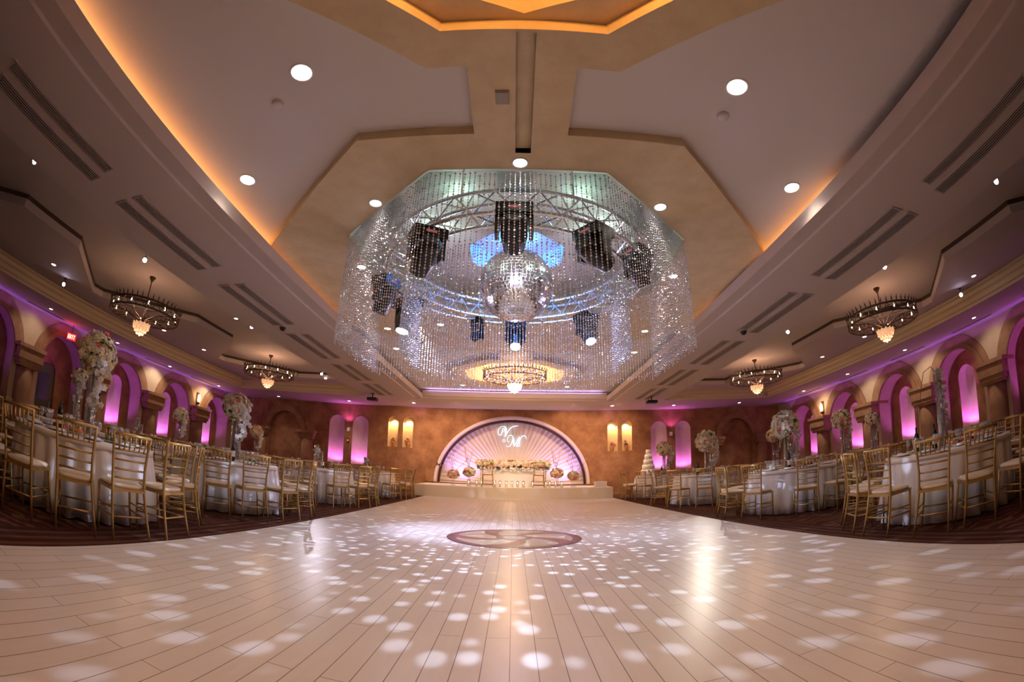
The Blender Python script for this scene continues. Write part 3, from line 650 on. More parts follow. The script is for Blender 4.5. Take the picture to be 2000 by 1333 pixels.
# mirror ball: flat tiles
t = thing('mirror_ball', 'large mirrored disco ball hanging inside the crystal curtain', 'mirror ball', (cx, cy, 3.40))
mb = MB(); RB = .50; rows = 34
for j in range(rows):
    t0, t1 = PI * j / rows, PI * (j + 1) / rows; n = max(4, int(2 * rows * math.sin((t0 + t1) / 2)))
    for k in range(n):
        p0, p1 = 2 * PI * k / n, 2 * PI * (k + .9) / n; tb = t0 + (t1 - t0) * .9
        q = lambda th, ph, r=RB: Vector((r * math.sin(th) * math.cos(ph), r * math.sin(th) * math.sin(ph), -r * math.cos(th)))
        c = [q(t0, p0), q(t0, p1), q(tb, p1), q(tb, p0)]; jit = Vector((random.gauss(0, .0012), random.gauss(0, .0012), random.gauss(0, .0012)))
        c[0] += jit; c[2] -= jit
        mb.add(c, [(0, 1, 2, 3)])
mb.build('mirror_tiles', 'mirror', t)
mb = MB(); mb.ball((0, 0, 0), .492, 32, 24); mb.build('core', 'grey', t, True)
mb = MB(); mb.tube([(0, 0, .48), (0, 0, .78)], .02, 8); mb.lathe([(.09, .47), (.07, .52), (.03, .56)], n=16); mb.build('hanger', 'black2', t)
# moving heads
def mover(label, tilt=0, lit=None, s=1):
    t = thing('moving_head_light', label, 'stage light', (0, 0, 0), 0, 'moving head lights on the round truss')
    mb = MB(); mb.box((0, 0, -.02), (.06, .09, .08)); mb.build('clamp', 'black2', t)
    mb = MB(); mb.box((0, 0, -.11), (.34 * s, .26 * s, .12)); mb.box((0, -.131 * s, -.11), (.12, .004, .03), 1); mb.build('base', ['black', 'readout'], t)
    mb = MB()
    for sx in (-1, 1): mb.box((sx * .155 * s, 0, -.27), (.045, .13 * s, .24))
    mb.box((0, 0, -.18), (.34 * s, .14 * s, .035)); mb.build('yoke', 'black', t)
    d = Vector((0, math.sin(tilt), -math.cos(tilt))); p = Vector((0, 0, -.33))
    mb = MB(); mb.tube([p - d * .19 * s, p - d * .15 * s, p + d * .05 * s, p + d * .20 * s], [.085 * s, .115 * s, .125 * s, .10 * s], 18); mb.build('head', 'black', t, False)
    mb = MB(); mb.tube([p + d * .195 * s, p + d * .205 * s], .08 * s if lit else .085 * s, 18); mb.build('lens', lit or 'black2', t)
    return t
HD = [(-.03, 3.98, 3.60, 0, 1.15, None, 1.1, 'nearest the camera in front of the mirror ball'), (-.95, 4.2, 3.45, .5, 1.0, None, 1.1, 'front left of the mirror ball'), (.80, 4.15, 3.47, -.9, 1.3, None, 1.05, 'front right of the mirror ball'), (1.45, 4.83, 3.62, -1.0, .5, None, 1.0, 'right edge of the truss'),
      (-1.66, 5.2, 3.35, 1.2, .3, None, .95, 'left edge of the truss'), (-1.60, 6.2, 3.45, 2.4, .25, 'lensblue', 1.15, 'rear left with a lit violet lens'), (0, 7.2, 3.46, PI, .55, 'lensblue', 1.0, 'directly behind the mirror ball'), (1.12, 6.8, 3.46, PI + .5, .5, 'lensblue', 1.0, 'rear right with a lit violet lens'), (-.62, 7.1, 3.46, 2.6, .9, None, .55, 'smallest one, rear left behind the mirror ball')]
for x, y, z, rz, tl, lit, s, lb in HD:
    h = mover('black moving head light, ' + lb, tl, lit, s); h.location = (x, y, z); h.rotation_euler = (0, 0, rz)

# ------------------------------------------------------------------ stage
mb = MB(); mb.box(((-3.45 + 3.48) / 2, (SF + YB - .006) / 2, .2), (6.93, YB - .006 - SF, .40)); o = mb.build('stage_platform', 'stage'); tag(o, 'low cream stage platform under the arch at the end of the floor', 'stage')
o['kind'] = 'thing'
t = thing('stage_box', 'small white box standing on the right end of the stage', 'box', (3.12, 16.35, .40)); mb = MB(); mb.box((0, 0, .09), (.40, .40, .18)); mb.build('body', 'paper', t); mb = MB(); mb.box((0, 0, .19), (.42, .42, .02)); mb.build('lid', 'paper', t)
# radial drape
mb = MB(); n = 300; prof_r = [.03, .15, .35, .6, .85, 1.0]
vs = []
for i in range(n + 1):
    a = PI * i / n; ph = (math.sin(a * 88) + .5 * math.sin(a * 41 + 1.3)) * .5
    for r in prof_r:
        vs.append((SX - 3.0 * r * math.cos(a), YB + .46 + ph * .035 * (.25 + r), .43 + 2.63 * r * math.sin(a)))
k = len(prof_r)
mb.add(vs, [(i * k + j, i * k + j + 1, (i + 1) * k + j + 1, (i + 1) * k + j) for i in range(n) for j in range(k - 1)])
o = mb.build('pleated_drape', 'drape'); tag(o, 'blush drape pleated like a fan inside the stage arch', 'drape')
# monogram strokes: emissive tubes stand in for light projected on the drape
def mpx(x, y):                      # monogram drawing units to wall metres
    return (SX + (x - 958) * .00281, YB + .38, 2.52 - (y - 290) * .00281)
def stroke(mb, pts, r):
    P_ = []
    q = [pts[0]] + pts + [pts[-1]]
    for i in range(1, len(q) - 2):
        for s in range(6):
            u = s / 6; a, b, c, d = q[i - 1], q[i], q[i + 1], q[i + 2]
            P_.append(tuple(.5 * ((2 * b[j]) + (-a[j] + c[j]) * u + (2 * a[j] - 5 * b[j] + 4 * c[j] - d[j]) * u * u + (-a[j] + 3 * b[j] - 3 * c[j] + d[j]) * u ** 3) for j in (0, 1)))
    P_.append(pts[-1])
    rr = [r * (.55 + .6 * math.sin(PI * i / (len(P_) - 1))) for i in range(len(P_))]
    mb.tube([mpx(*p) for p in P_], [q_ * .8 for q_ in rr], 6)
t = thing('monogram', 'white script V and M monogram, projected light shown as glowing strokes on the drape', 'monogram', (0, 0, 0))
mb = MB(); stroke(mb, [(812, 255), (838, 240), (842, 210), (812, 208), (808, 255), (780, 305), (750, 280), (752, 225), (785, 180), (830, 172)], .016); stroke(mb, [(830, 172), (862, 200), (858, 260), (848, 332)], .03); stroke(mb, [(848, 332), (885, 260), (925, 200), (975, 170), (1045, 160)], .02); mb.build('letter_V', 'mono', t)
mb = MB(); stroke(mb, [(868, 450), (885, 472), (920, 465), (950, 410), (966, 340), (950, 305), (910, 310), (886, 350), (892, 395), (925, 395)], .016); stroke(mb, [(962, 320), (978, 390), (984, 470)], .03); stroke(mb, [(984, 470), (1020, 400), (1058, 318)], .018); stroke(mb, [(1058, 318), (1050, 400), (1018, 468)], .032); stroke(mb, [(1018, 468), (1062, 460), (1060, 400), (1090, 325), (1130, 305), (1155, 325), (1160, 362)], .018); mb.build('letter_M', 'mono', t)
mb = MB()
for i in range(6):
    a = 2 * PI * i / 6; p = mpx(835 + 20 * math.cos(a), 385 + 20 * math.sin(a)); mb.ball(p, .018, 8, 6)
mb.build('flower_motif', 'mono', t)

# flowers
def blossom(mb, c, nrm, r, mi):
    nrm = Vector(nrm).normalized(); a = nrm.orthogonal().normalized(); b = nrm.cross(a); c = Vector(c); ph = random.random() * 6
    for L_, (rr, h, n) in enumerate(((1.0, .25, 5), (.62, .5, 4))):
        for k in range(n):
            t0 = ph + L_ * .6 + 2 * PI * k / n; dt = PI / n * 1.15
            e = lambda t, q, hh: c + (a * math.cos(t) + b * math.sin(t)) * r * q + nrm * r * hh
            mb.add([c + nrm * r * .1, e(t0 - dt, rr * .75, h), e(t0, rr, h * .7), e(t0 + dt, rr * .75, h)], [(0, 1, 2), (0, 2, 3)], mi)
    mb.add([c + nrm * r * .75, c + a * r * .3 + nrm * r * .3, c + b * r * .3 + nrm * r * .3, c - a * r * .3 + nrm * r * .3, c - b * r * .3 + nrm * r * .3], [(0, 1, 2), (0, 2, 3), (0, 3, 4), (0, 4, 1)], mi)
FM = ['rose_w', 'rose_p', 'rose_pk', 'rose_c', 'leaf']
def pick(wts): return random.choices(range(5), wts)[0]
def flower_ball(mb, c, R, n, wts=(8, 1.2, 1.0, 1.6, .5), squash=.86, br=.2):
    mb.ball(c, R * .80, 14, 10, 3, squash)
    for i in range(n):
        z = 1 - 2 * (i + .5) / n; an = i * 2.39996; s = math.sqrt(1 - z * z)
        d = Vector((s * math.cos(an), s * math.sin(an), z)) + Vector((random.gauss(0, .08),) * 3)
        d.normalize(); tilt = Vector((random.gauss(0, .45), random.gauss(0, .45), random.gauss(0, .45))); k = R * random.uniform(.80, 1.0)
        blossom(mb, (c[0] + d.x * k, c[1] + d.y * k, c[2] + d.z * k * squash), d + tilt, R * br * random.uniform(.75, 1.35), pick(wts))
def vase(mb, x, y, r, h):
    mb.lathe([(r, .0), (r, .02), (r, h), (r - .004, h), (r - .004, .03)], (x, y, 0), 18)
def centerpiece(loc, label, R=.26, ztop=.92, kind='ball', side=1, rz=0):
    t = thing('flower_centerpiece', label, 'flower centerpiece', loc, rz, 'tall centerpieces on the tables')
    zb = ztop - .08
    if kind == 'ball':
        hs = ztop - R * .6
        mb = MB(); vase(mb, 0, 0, .062, hs); mb.build('glass_vase', 'glass', t, True)
        mb = MB(); vase(mb, .13 * side, -.05, .055, hs * .72); mb.build('glass_vase', 'glass', t, True)
        mb = MB(); mb.tube([(0, 0, .05), (.01, 0, hs)], .012, 6); mb.tube([(.02, 0, .05), (-.02, .01, hs)], .008, 6); mb.build('stems', 'leaf', t)
        mb = MB(); flower_ball(mb, (0, 0, ztop), R, 240, (8, 1.0, .7, 2.0, .5), .9, .17); mb.build('flower_ball', FM, t)
        mb = MB(); n = 30
        for i in range(n):
            u = i / (n - 1); x = side * (R * .85 + .06 * math.sin(u * 3)) - side * .10 * u; z = ztop - .02 - u * (R * 2.1)
            for k in range(2): blossom(mb, (x + random.gauss(0, .035), random.gauss(-.05, .045), z + random.gauss(0, .02)), (side * .7 + random.gauss(0, .4), -1, random.gauss(0, .4)), .042, 0)
        mb.build('orchid_cascade', 'orchid', t)
        mb = MB()
        for i in range(16): blossom(mb, (.13 * side + random.gauss(0, .025), -.05 + random.gauss(0, .025), hs * .45 + random.gauss(0, .06)), (random.gauss(0, 1), -1, random.gauss(0, 1)), .035, 0)
        mb.build('orchid_cluster', 'orchid', t)
    else:
        mb = MB(); vase(mb, 0, 0, .06, ztop); mb.build('glass_vase', 'glass', t, True)
        mb = MB(); vase(mb, .10, .06, .05, ztop * .75); mb.build('glass_vase', 'glass', t, True)
        mb = MB()
        for i in range(34 if kind == 'tube' else 70):
            u = random.random()
            if kind == 'tube': p = (random.gauss(0, .03), random.gauss(0, .03), ztop * (.42 + .55 * u))
            else: p = (.05 * u + random.gauss(.02, .035), random.gauss(-.03, .03), ztop + .05 - u * ztop * .75)
            blossom(mb, p, (random.gauss(0, 1), -1, random.gauss(0, 1)), .04, 0)
        mb.build('orchid_cascade', 'orchid', t)
        if kind == 'tall':
            mb = MB(); mb.tube([(0, 0, ztop), (-.10, .02, ztop + .10), (-.28, .04, ztop + .03), (-.40, .05, ztop - .22), (-.42, .05, ztop - .34)], .005, 5); mb.build('twig', 'branch', t)
    return t

# ------------------------------------------------------------------ chairs
def chair_parts():
    """list of (name, material, MB)"""
    out = []
    mb = MB(); mb.box((0, .0, .435), (.385, .375, .03)); mb.box((0, 0, .43), (.36, .395, .02)); out.append(('seat_frame', 'gold', mb, False))
    mb = MB()
    prof = [(.01, .0), (.185, 0), (.195, .018), (.185, .036), (.10, .046), (.01, .048)]
    n = 24; b = []
    def sq(r, z, a, j): c, s_ = abs(math.cos(a)), abs(math.sin(a)); return r / max((c ** 5 + s_ ** 5) ** (1 / 5), 1e-6)
    mb.lathe(prof, (0, .005, .447), n, 0, sq); out.append(('seat_cushion', 'cushion', mb, True))
    for sx in (-1, 1):
        mb = MB(); mb.tube([(sx * .195, .185, 0), (sx * .185, .18, .22), (sx * .18, .175, .435)], [.011, .014, .015], 8); out.append(('front_leg', 'gold', mb, True))
    post = [(.200, -.235, 0), (.186, -.20, .25), (.174, -.180, .44), (.176, -.188, .62), (.190, -.215, .80), (.202, -.238, .915)]
    def pz(z):
        for a, b_ in zip(post, post[1:]):
            if a[2] <= z <= b_[2]:
                u = (z - a[2]) / (b_[2] - a[2]); return a[0] + (b_[0] - a[0]) * u, a[1] + (b_[1] - a[1]) * u
        return post[-1][:2]
    for sx in (-1, 1):
        mb = MB(); mb.tube([(sx * p[0], p[1], p[2]) for p in post], [.011, .014, .016, .015, .014, .013], 8); out.append(('rear_leg', 'gold', mb, True))
    x, y = pz(.905); mb = MB(); mb.tube([(-x, y, .905), (0, y - .018, .908), (x, y, .905)], .015, 8); out.append(('top_rail', 'gold', mb, True))
    for z in (.775, .69, .61, .535):
        x, y = pz(z); mb = MB(); mb.tube([(-x, y, z), (0, y - .012, z), (x, y, z)], .010, 6); out.append(('back_rail', 'gold', mb, True))
    for k in range(6):
        u = (k + 1) / 7 * 2 - 1; xa, ya = pz(.905); xb, yb = pz(.775); mb = MB(); mb.tube([(u * xb, yb - .010, .775), (u * xa * .99, ya - .014, .84), (u * xa, ya - .015, .905)], [.007, .010, .007], 6); out.append(('spindle', 'gold', mb, True))
    for z in (.20, .27):
        for sx in (-1, 1):
            mb = MB(); mb.tube([(sx * .186, .18, z), (sx * .179, -.195, z)], .009, 6); out.append(('stretcher', 'gold', mb, True))
    for y_, z in ((.18, .23), (-.197, .20)):
        mb = MB(); mb.tube([(-.187, y_, z), (.187, y_, z)], .009, 6); out.append(('stretcher', 'gold', mb, True))
    return out
CH = chair_parts()
def make_full(name='chiavari_chair'):
    t = thing(name, 'x', 'chair')
    for nm, m, mb, sm in CH: mb.build(nm, m, t, sm)
    note_kids(t); return t
def make_simple():
    mb = MB()
    for nm, m, b, sm in CH:
        mb.add(b.v, b.f, 1 if m == 'cushion' else 0)
    o = mb.build('chiavari_chair', ['gold', 'cushion']); o['category'] = 'chair'; KIDS[o.name] = []; return o
full0 = make_full(); simp0 = make_simple(); used = {'f': False, 's': False}
def put_chair(x, y, rz, label, group, full):
    k = 'f' if full else 's'; src = full0 if full else simp0
    if not used[k]:
        used[k] = True; src.location = (x, y, 0); src.rotation_euler = (0, 0, rz); src['label'] = label; src['group'] = group; return src
    return copy_tree(src, (x, y, 0), rz, label, group)

# ------------------------------------------------------------------ tables
def cloth_mb(R, seed):
    mb = MB(); rnd = random.Random(seed); n = 168; nf = 26
    ph = [rnd.random() * 6 for _ in range(4)]
    zs = [.76, .755, .73, .6, .4, .2, .015]
    prof = [(.001, .762), (R * .6, .762), (R, .760)] + [(R + .006, z) for z in zs[1:]]
    def rf(r, z, a, j):
        if j < 3: return r
        u = (.76 - z) / .75
        return r + u * .06 + u ** .7 * (.11 * (abs(math.sin(nf * .5 * a + ph[0] + .5 * math.sin(3 * a + ph[2]))) - .5) + .028 * math.sin(29 * a + ph[1]))
    mb.lathe(prof, (0, 0, 0), n, 0, rf); return mb
def topper_mb(R):
    mb = MB(); mb.lathe([(.001, .766), (R * .7, .766), (R + .012, .764), (R + .022, .755), (R + .024, .70), (R + .020, .70), (R + .012, .75)], n=72, caps=False); return mb
def wine_glass():
    mb = MB(); mb.lathe([(.032, 0), (.032, .003), (.005, .008), (.004, .085), (.016, .10), (.032, .125), (.034, .15), (.028, .19), (.0265, .19), (.032, .15), (.03, .126)], n=14); return mb
glass0 = None; plate0 = None
def put_glass(x, y, lab, grp):
    global glass0
    if glass0 is None:
        glass0 = wine_glass().build('wine_glass', 'wineglass', None, True); tag(glass0, lab, 'glass', grp); glass0.location = (x, y, .766); return
    c = glass0.copy(); COL.objects.link(c); c.location = (x, y, .766); c['label'] = lab; c['group'] = grp
def put_plate(x, y, lab, grp):
    global plate0
    if plate0 is None:
        mb = MB(); mb.lathe([(.07, 0), (.085, .004), (.14, .018), (.142, .021), (.085, .008), (.002, .007)], n=28); mb.box((0, 0, .02), (.06, .2, .025), 1, .4)
        plate0 = mb.build('dinner_plate', ['plate', 'cloth'], None, True); tag(plate0, lab, 'plate', grp); plate0.location = (x, y, .767); return
    c = plate0.copy(); COL.objects.link(c); c.location = (x, y, .767); c.rotation_euler.z = random.random() * 6; c['label'] = lab; c['group'] = grp
bot0 = None
def put_bottle(x, y, lab):
    global bot0
    if bot0 is None:
        bot0 = thing('wine_bottle', lab, 'bottle', (x, y, .767), 0, 'bottles on the tables')
        mb = MB(); mb.lathe([(.034, 0), (.037, .01), (.037, .19), (.03, .22), (.014, .25), (.0135, .31), (.002, .312)], n=16); mb.build('glass_body', 'bottle', bot0, True)
        mb = MB(); mb.lathe([(.0375, .07), (.0375, .16)], n=16); mb.f = mb.f[:-2]; mb.m = mb.m[:-2]; mb.build('paper_label', 'botlabel', bot0, True)
        note_kids(bot0); return
    copy_tree(bot0, (x, y, .767), random.random() * 6, lab)
def put_card(x, y, rz, lab):
    t = thing('menu_card', lab, 'card', (x, y, .767), rz); mb = MB(); mb.box((0, 0, .09), (.13, .004, .18), 0, 0, Matrix.Rotation(-.15, 3, 'X')); mb.build('panel', 'paper', t); mb = MB(); mb.box((0, .03, .006), (.10, .08, .012)); mb.build('stand', 'silver', t)
def put_platter(x, y, lab, col='food'):
    t = thing('food_platter', lab, 'platter', (x, y, .767)); mb = MB(); mb.lathe([(.08, 0), (.13, .018), (.135, .022), (.08, .008), (.002, .008)], n=24); mb.build('dish', 'plate', t, True)
    mb = MB()
    for i in range(14): a = random.random() * 6; r = random.random() * .08; mb.ball((r * math.cos(a), r * math.sin(a), .03 + random.random() * .02), .028, 7, 5, 0 if i % 3 else 1)
    mb.build('food', [col, 'leaf'], t, True)

# key: (x, y, R, measured chair angles, total places, name, detailed)
def spread(given, step):
    L = sorted(a % 360 for a in given); out = list(L)
    for i, a in enumerate(L):
        b = L[(i + 1) % len(L)] + (360 if i == len(L) - 1 else 0); gap = b - a; k = int(gap / step)
        for j in range(1, k): out.append((a + gap * j / k) % 360)
    return out
TB = [(-4.65, 3.2, .93, [-61, -37, -16, 7], 'first table in the left row', 1), (-4.65, 6.35, .91, [-58, -37, -13, 18], 'second table in the left row', 1), (-4.65, 10.1, .91, [-43, -20], 'third table in the left row', 2), (-4.55, 13.7, .91, [-37, -14], 'fourth table in the left row', 2),
      (5.22, 3.5, .95, [157, 180, 207, 228], 'first table in the right row', 1), (5.22, 7.35, .92, [-154, -117, 174, -90], 'second table in the right row', 1), (5.15, 11.4, .92, [162, -147, -118], 'third table in the right row', 2), (5.2, 15.2, .91, [-172, -140], 'fourth table in the right row', 2),
      (-8.2, 5.15, .91, [-30], 'first table near the left arches', 3), (-9.3, 8.35, .91, [-30], 'second table near the left arches', 3), (-10.1, 11.4, .91, [-40], 'third table near the left arches', 3), (-9.1, 14.6, .91, [-40], 'fourth table near the left arches', 3),
      (7.75, 8.65, .91, [-150], 'second table near the right arches', 3), (10.35, 10.1, .91, [-150], 'third table near the right arches', 3), (8.9, 13.9, .91, [-140], 'fourth table near the right arches', 3), (8.9, 5.3, .91, [-160], 'first table near the right arches', 3)]
PLACED = []; OBST = [(b[0], b[1], b[2]) for b in TB] + [(5.25, 17.4, .5), (12.3, 9.0, .35), (12.3, 12.0, .35)]
for ti, (x, y, R, given, nm, lvl) in enumerate(TB):
    t = thing('banquet_table', 'round white-clothed banquet table, ' + nm.replace(' table', ''), 'table', (x, y, 0), 0, 'round banquet tables')
    cloth_mb(R, ti).build('tablecloth', 'cloth', t, True); topper_mb(R).build('overlay', 'topper', t, True)
    ang = spread(given, 27 if lvl < 3 else 34)
    ok = []
    for a in ang:
        px_, py_ = x + 1.34 * math.cos(math.radians(a)), y + 1.34 * math.sin(math.radians(a))
        if all(math.hypot(px_ - qx, py_ - qy) > .52 for qx, qy in PLACED) and all(math.hypot(px_ - ox, py_ - oy) > orr + .32 for ox, oy, orr in OBST if (ox, oy) != (x, y)): ok.append(a)
    PLACED += [(x + 1.34 * math.cos(math.radians(a)), y + 1.34 * math.sin(math.radians(a))) for a in ok]
    ang = sorted(ok, key=lambda a: (90 - a) % 360)
    for i, a in enumerate(ang):
        r = math.radians(a); put_chair(x + 1.34 * math.cos(r), y + 1.34 * math.sin(r), r + PI / 2, 'gold chiavari chair, %s clockwise from stage side, at %s' % (ORD[i], nm), 'chairs at the ' + nm, lvl == 1)
    na = {1: 10, 2: 8, 3: 6}[lvl]
    for i in range(na):
        a = 2 * PI * (i + .3) / na
        if lvl < 3: put_plate(x + (R - .2) * math.cos(a), y + (R - .2) * math.sin(a), 'white dinner plate on the ' + nm, 'plates on the ' + nm)
        put_glass(x + (R - .34) * math.cos(a + .17), y + (R - .34) * math.sin(a + .17), 'clear wine glass on the ' + nm, 'glasses on the ' + nm)
        if lvl == 1: put_glass(x + (R - .42) * math.cos(a + .03), y + (R - .42) * math.sin(a + .03), 'clear wine glass on the ' + nm, 'glasses on the ' + nm)
    if lvl == 1:
        for k, (dx, dy) in enumerate(((.22, -.28), (-.1, -.32), (.44, .12))): put_platter(x + dx * (1 if x < 0 else -1), y + dy, ('small dish of %s food on the ' % ('orange', 'red', 'golden')[k]) + nm, ('food', 'red', 'cushion')[k])
        put_card(x + (.3 if x < 0 else -.3), y + .38, .2 if x < 0 else -.4, 'white menu card standing on the ' + nm)
for x, y, lb in ((-4.5, 2.72, 'standing on the first table in the left row'), (-4.28, 6.05, 'standing on the second table in the left row'), (-4.6, 10.45, 'standing on the third table in the left row'), (4.72, 3.72, 'beside the purple vase, left of two on the first right table'), (4.86, 3.5, 'beside the purple vase, right of two on the first right table'), (4.88, 7.05, 'standing on the second table in the right row'), (4.75, 11.2, 'standing on the third table in the right row'), (5.0, 15.0, 'standing on the fourth table in the right row')):
    put_bottle(x, y, 'dark green wine bottle ' + lb)
CP = [(-4.62, 3.25, 'large ivory and coral flower ball with orchids, first table in the left row', .27, .93, 'ball', 1), (-4.60, 6.5, 'ivory rose ball with orchid cascade, second table in the left row', .26, .90, 'ball', 1), (-4.6, 10.05, 'clear cylinder vase of white orchids, third table in the left row', 0, .55, 'tube', 1), (-4.55, 13.7, 'slim vase of white orchids, fourth table in the left row', 0, .42, 'tube', 1),
      (-8.1, 5.3, 'small ivory flower ball, first table near the left arches', .20, .92, 'ball', 1), (-9.25, 8.3, 'tube vase of white orchids, second table near the left arches', 0, .5, 'tube', 1), (-10.2, 11.15, 'ivory flower ball with coral roses, third table near the left arches', .28, .92, 'ball', 1), (-9.2, 14.5, 'peach flower ball, fourth table near the left arches', .27, .92, 'ball', 1),
      (5.2, 3.6, 'tall glass vase of trailing orchids with arching twig, first right table', 0, .92, 'tall', 1), (5.2, 7.6, 'largest ivory flower ball on glass vase, second table in the right row', .29, .85, 'ball', 1), (5.15, 11.5, 'ivory flower ball with long orchid cascade, third table in the right row', .31, .88, 'ball', 1), (5.15, 15.15, 'peach flower ball with orchids, fourth table in the right row', .27, .9, 'ball', 1),
      (7.75, 8.67, 'ivory flower ball with coral roses, second table near the right arches', .27, .95, 'ball', 1), (10.36, 10.1, 'cream flower ball, third table near the right arches', .23, 1.0, 'ball', 1), (8.9, 13.85, 'peach and cream flower ball, fourth table near the right arches', .26, 1.05, 'ball', 1)]
for x, y, lb, R, zt, kd, sd in CP: centerpiece((x, y, .766), lb, R, zt, kd, sd)
# cake on its own small table
t = thing('cake_table', 'small round clothed table holding the cake by the back wall', 'table', (5.25, 17.4, 0)); cloth_mb(.5, 99).build('tablecloth', 'cloth', t, True)
t = thing('wedding_cake', 'tall tiered white wedding cake before the back wall niche', 'cake', (5.25, 17.4, .764))
for i, (r, z0, h) in enumerate(((.30, 0, .2), (.25, .2, .2), (.20, .4, .2), (.15, .6, .2), (.10, .8, .2))):
    mb = MB(); mb.lathe([(r, z0), (r, z0 + h - .015), (r - .015, z0 + h)], n=28)
    for k in range(18): mb.ball((r * math.cos(2 * PI * k / 18), r * math.sin(2 * PI * k / 18), z0 + .015), .018, 6, 4)
    mb.build('cake_tier', 'icing', t, True)

# ------------------------------------------------------------------ head table on the stage
ST = .40
t = thing('head_table', 'long head table with white front panel on the stage', 'table', (0, 17.0, ST))
mb = MB(); mb.box((0, .0, .325), (1.42, .5, .65)); mb.build('front_panel', 'cloth', t)
mb = MB(); mb.box((0, 0, .665), (2.62, .62, .03)); mb.build('tabletop', 'black', t)
for sx in (-1, 1):
    mb = MB(); mb.tube([(sx * 1.2, .2, 0), (sx * 1.2, .2, .65)], .02, 8); mb.build('leg', 'silver', t)
t = thing('flower_garland', 'long ivory and blush flower garland covering the head table', 'garland', (0, 17.0, ST + .68))
mb = MB()
for i in range(620):
    x = random.uniform(-1.36, 1.36); a = random.uniform(-.3, PI + .3); zz = max(.02, .13 + .17 * math.sin(a)); yy = -.26 * math.cos(a)
    blossom(mb, (x, yy, zz), (random.gauss(0, .3), -math.cos(a), math.sin(a) + .1), random.uniform(.045, .075), pick((7, 2.6, .6, 2.0, .5)))
mb.tube([(-1.34, 0, .14), (1.34, 0, .14)], .13, 12, 0); mb.build('blossoms', FM, t)
for i in range(26):
    pass
mb = MB()
for i in range(70): blossom(mb, (random.uniform(-1.25, 1.25), -.30, random.uniform(-.10, .02)), (0, -1, random.gauss(0, .4)), .05, 0)
mb.build('orchid_fringe', 'orchid', t)
for x, lb in ((-.90, 'left of the head table'), (.90, 'right of the head table')):
    put_chair(x, 16.42, 0, 'gold chiavari chair on the stage, ' + lb, 'chairs on the stage', True).location.z = ST
cand0 = None
cpos = [(-.46, 16.35), (-.24, 16.28), (-.04, 16.25), (.16, 16.28), (.36, 16.35), (-1.30, 16.5), (-1.12, 16.25), (-.64, 16.05), (-1.58, 16.45), (1.14, 16.05), (1.30, 16.4), (.68, 16.2), (1.52, 16.5), (1.72, 16.3)]
for i, (x, y) in enumerate(cpos):
    lb = 'lit candle in a clear glass, %s from the left along the stage front' % ORD[sorted(cpos).index((x, y))]
    if cand0 is None:
        cand0 = thing('candle_glass', lb, 'candle', (x, y, ST), 0, 'candles along the stage front')
        mb = MB(); mb.lathe([(.045, 0), (.045, .24), (.042, .24), (.042, .01)], n=14); mb.build('glass_cylinder', 'glass', cand0, True)
        mb = MB(); mb.lathe([(.032, .005), (.032, .13), (.004, .135)], n=12); w_ = mb.build('candle', 'wax', cand0, True)
        mb = MB(); mb.lathe([(.004, .135), (.014, .155), (.010, .175), (.001, .20)], n=8); mb.build('flame', 'flame', w_, True); note_kids(cand0)
    else: copy_tree(cand0, (x, y, ST), 0, lb)
for x, y, s, lb in ((-2.2, 16.9, .22, 'outermost left on the stage'), (-1.60, 16.8, .23, 'next to the left stage chair'), (1.60, 16.85, .23, 'next to the right stage chair'), (2.2, 16.9, .22, 'outermost right on the stage')):
    t = thing('flower_arrangement', 'low peach and cream flower arrangement on a glass stand, ' + lb, 'flowers', (x, y, ST))
    hz = .24 if abs(x) > 1.8 else .34
    mb = MB(); mb.lathe([(.11, 0), (.06, .04), (.05, hz), (.12, hz + .03)], n=18); mb.build('glass_stand', 'glass', t, True)
    mb = MB(); flower_ball(mb, (0, 0, hz + .18), s, 110, (5, 3, 1.5, 4, .8), .75, .24); mb.build('flowers', FM, t)
    mb = MB(); rnd = random.Random(int(x * 10))
    for k in range(4):
        p = [(rnd.gauss(0, .04), rnd.gauss(0, .04), hz + .25)]; d = Vector((rnd.gauss(0, .25), .05, 1))
        for j in range(5): p.append(tuple(Vector(p[-1]) + d * .17 + Vector((rnd.gauss(0, .03), 0, 0))))
        mb.tube(p, [.006, .006, .005, .004, .003, .002], 5)
        for j in (2, 3, 4):
            for q in range(2): blossom(mb, Vector(p[j]) + Vector((rnd.gauss(0, .05), -.02, rnd.gauss(0, .05))), (rnd.gauss(0, 1), -1, 0), .022, 1)
    mb.build('branches', ['branch', 'rose_p'], t)

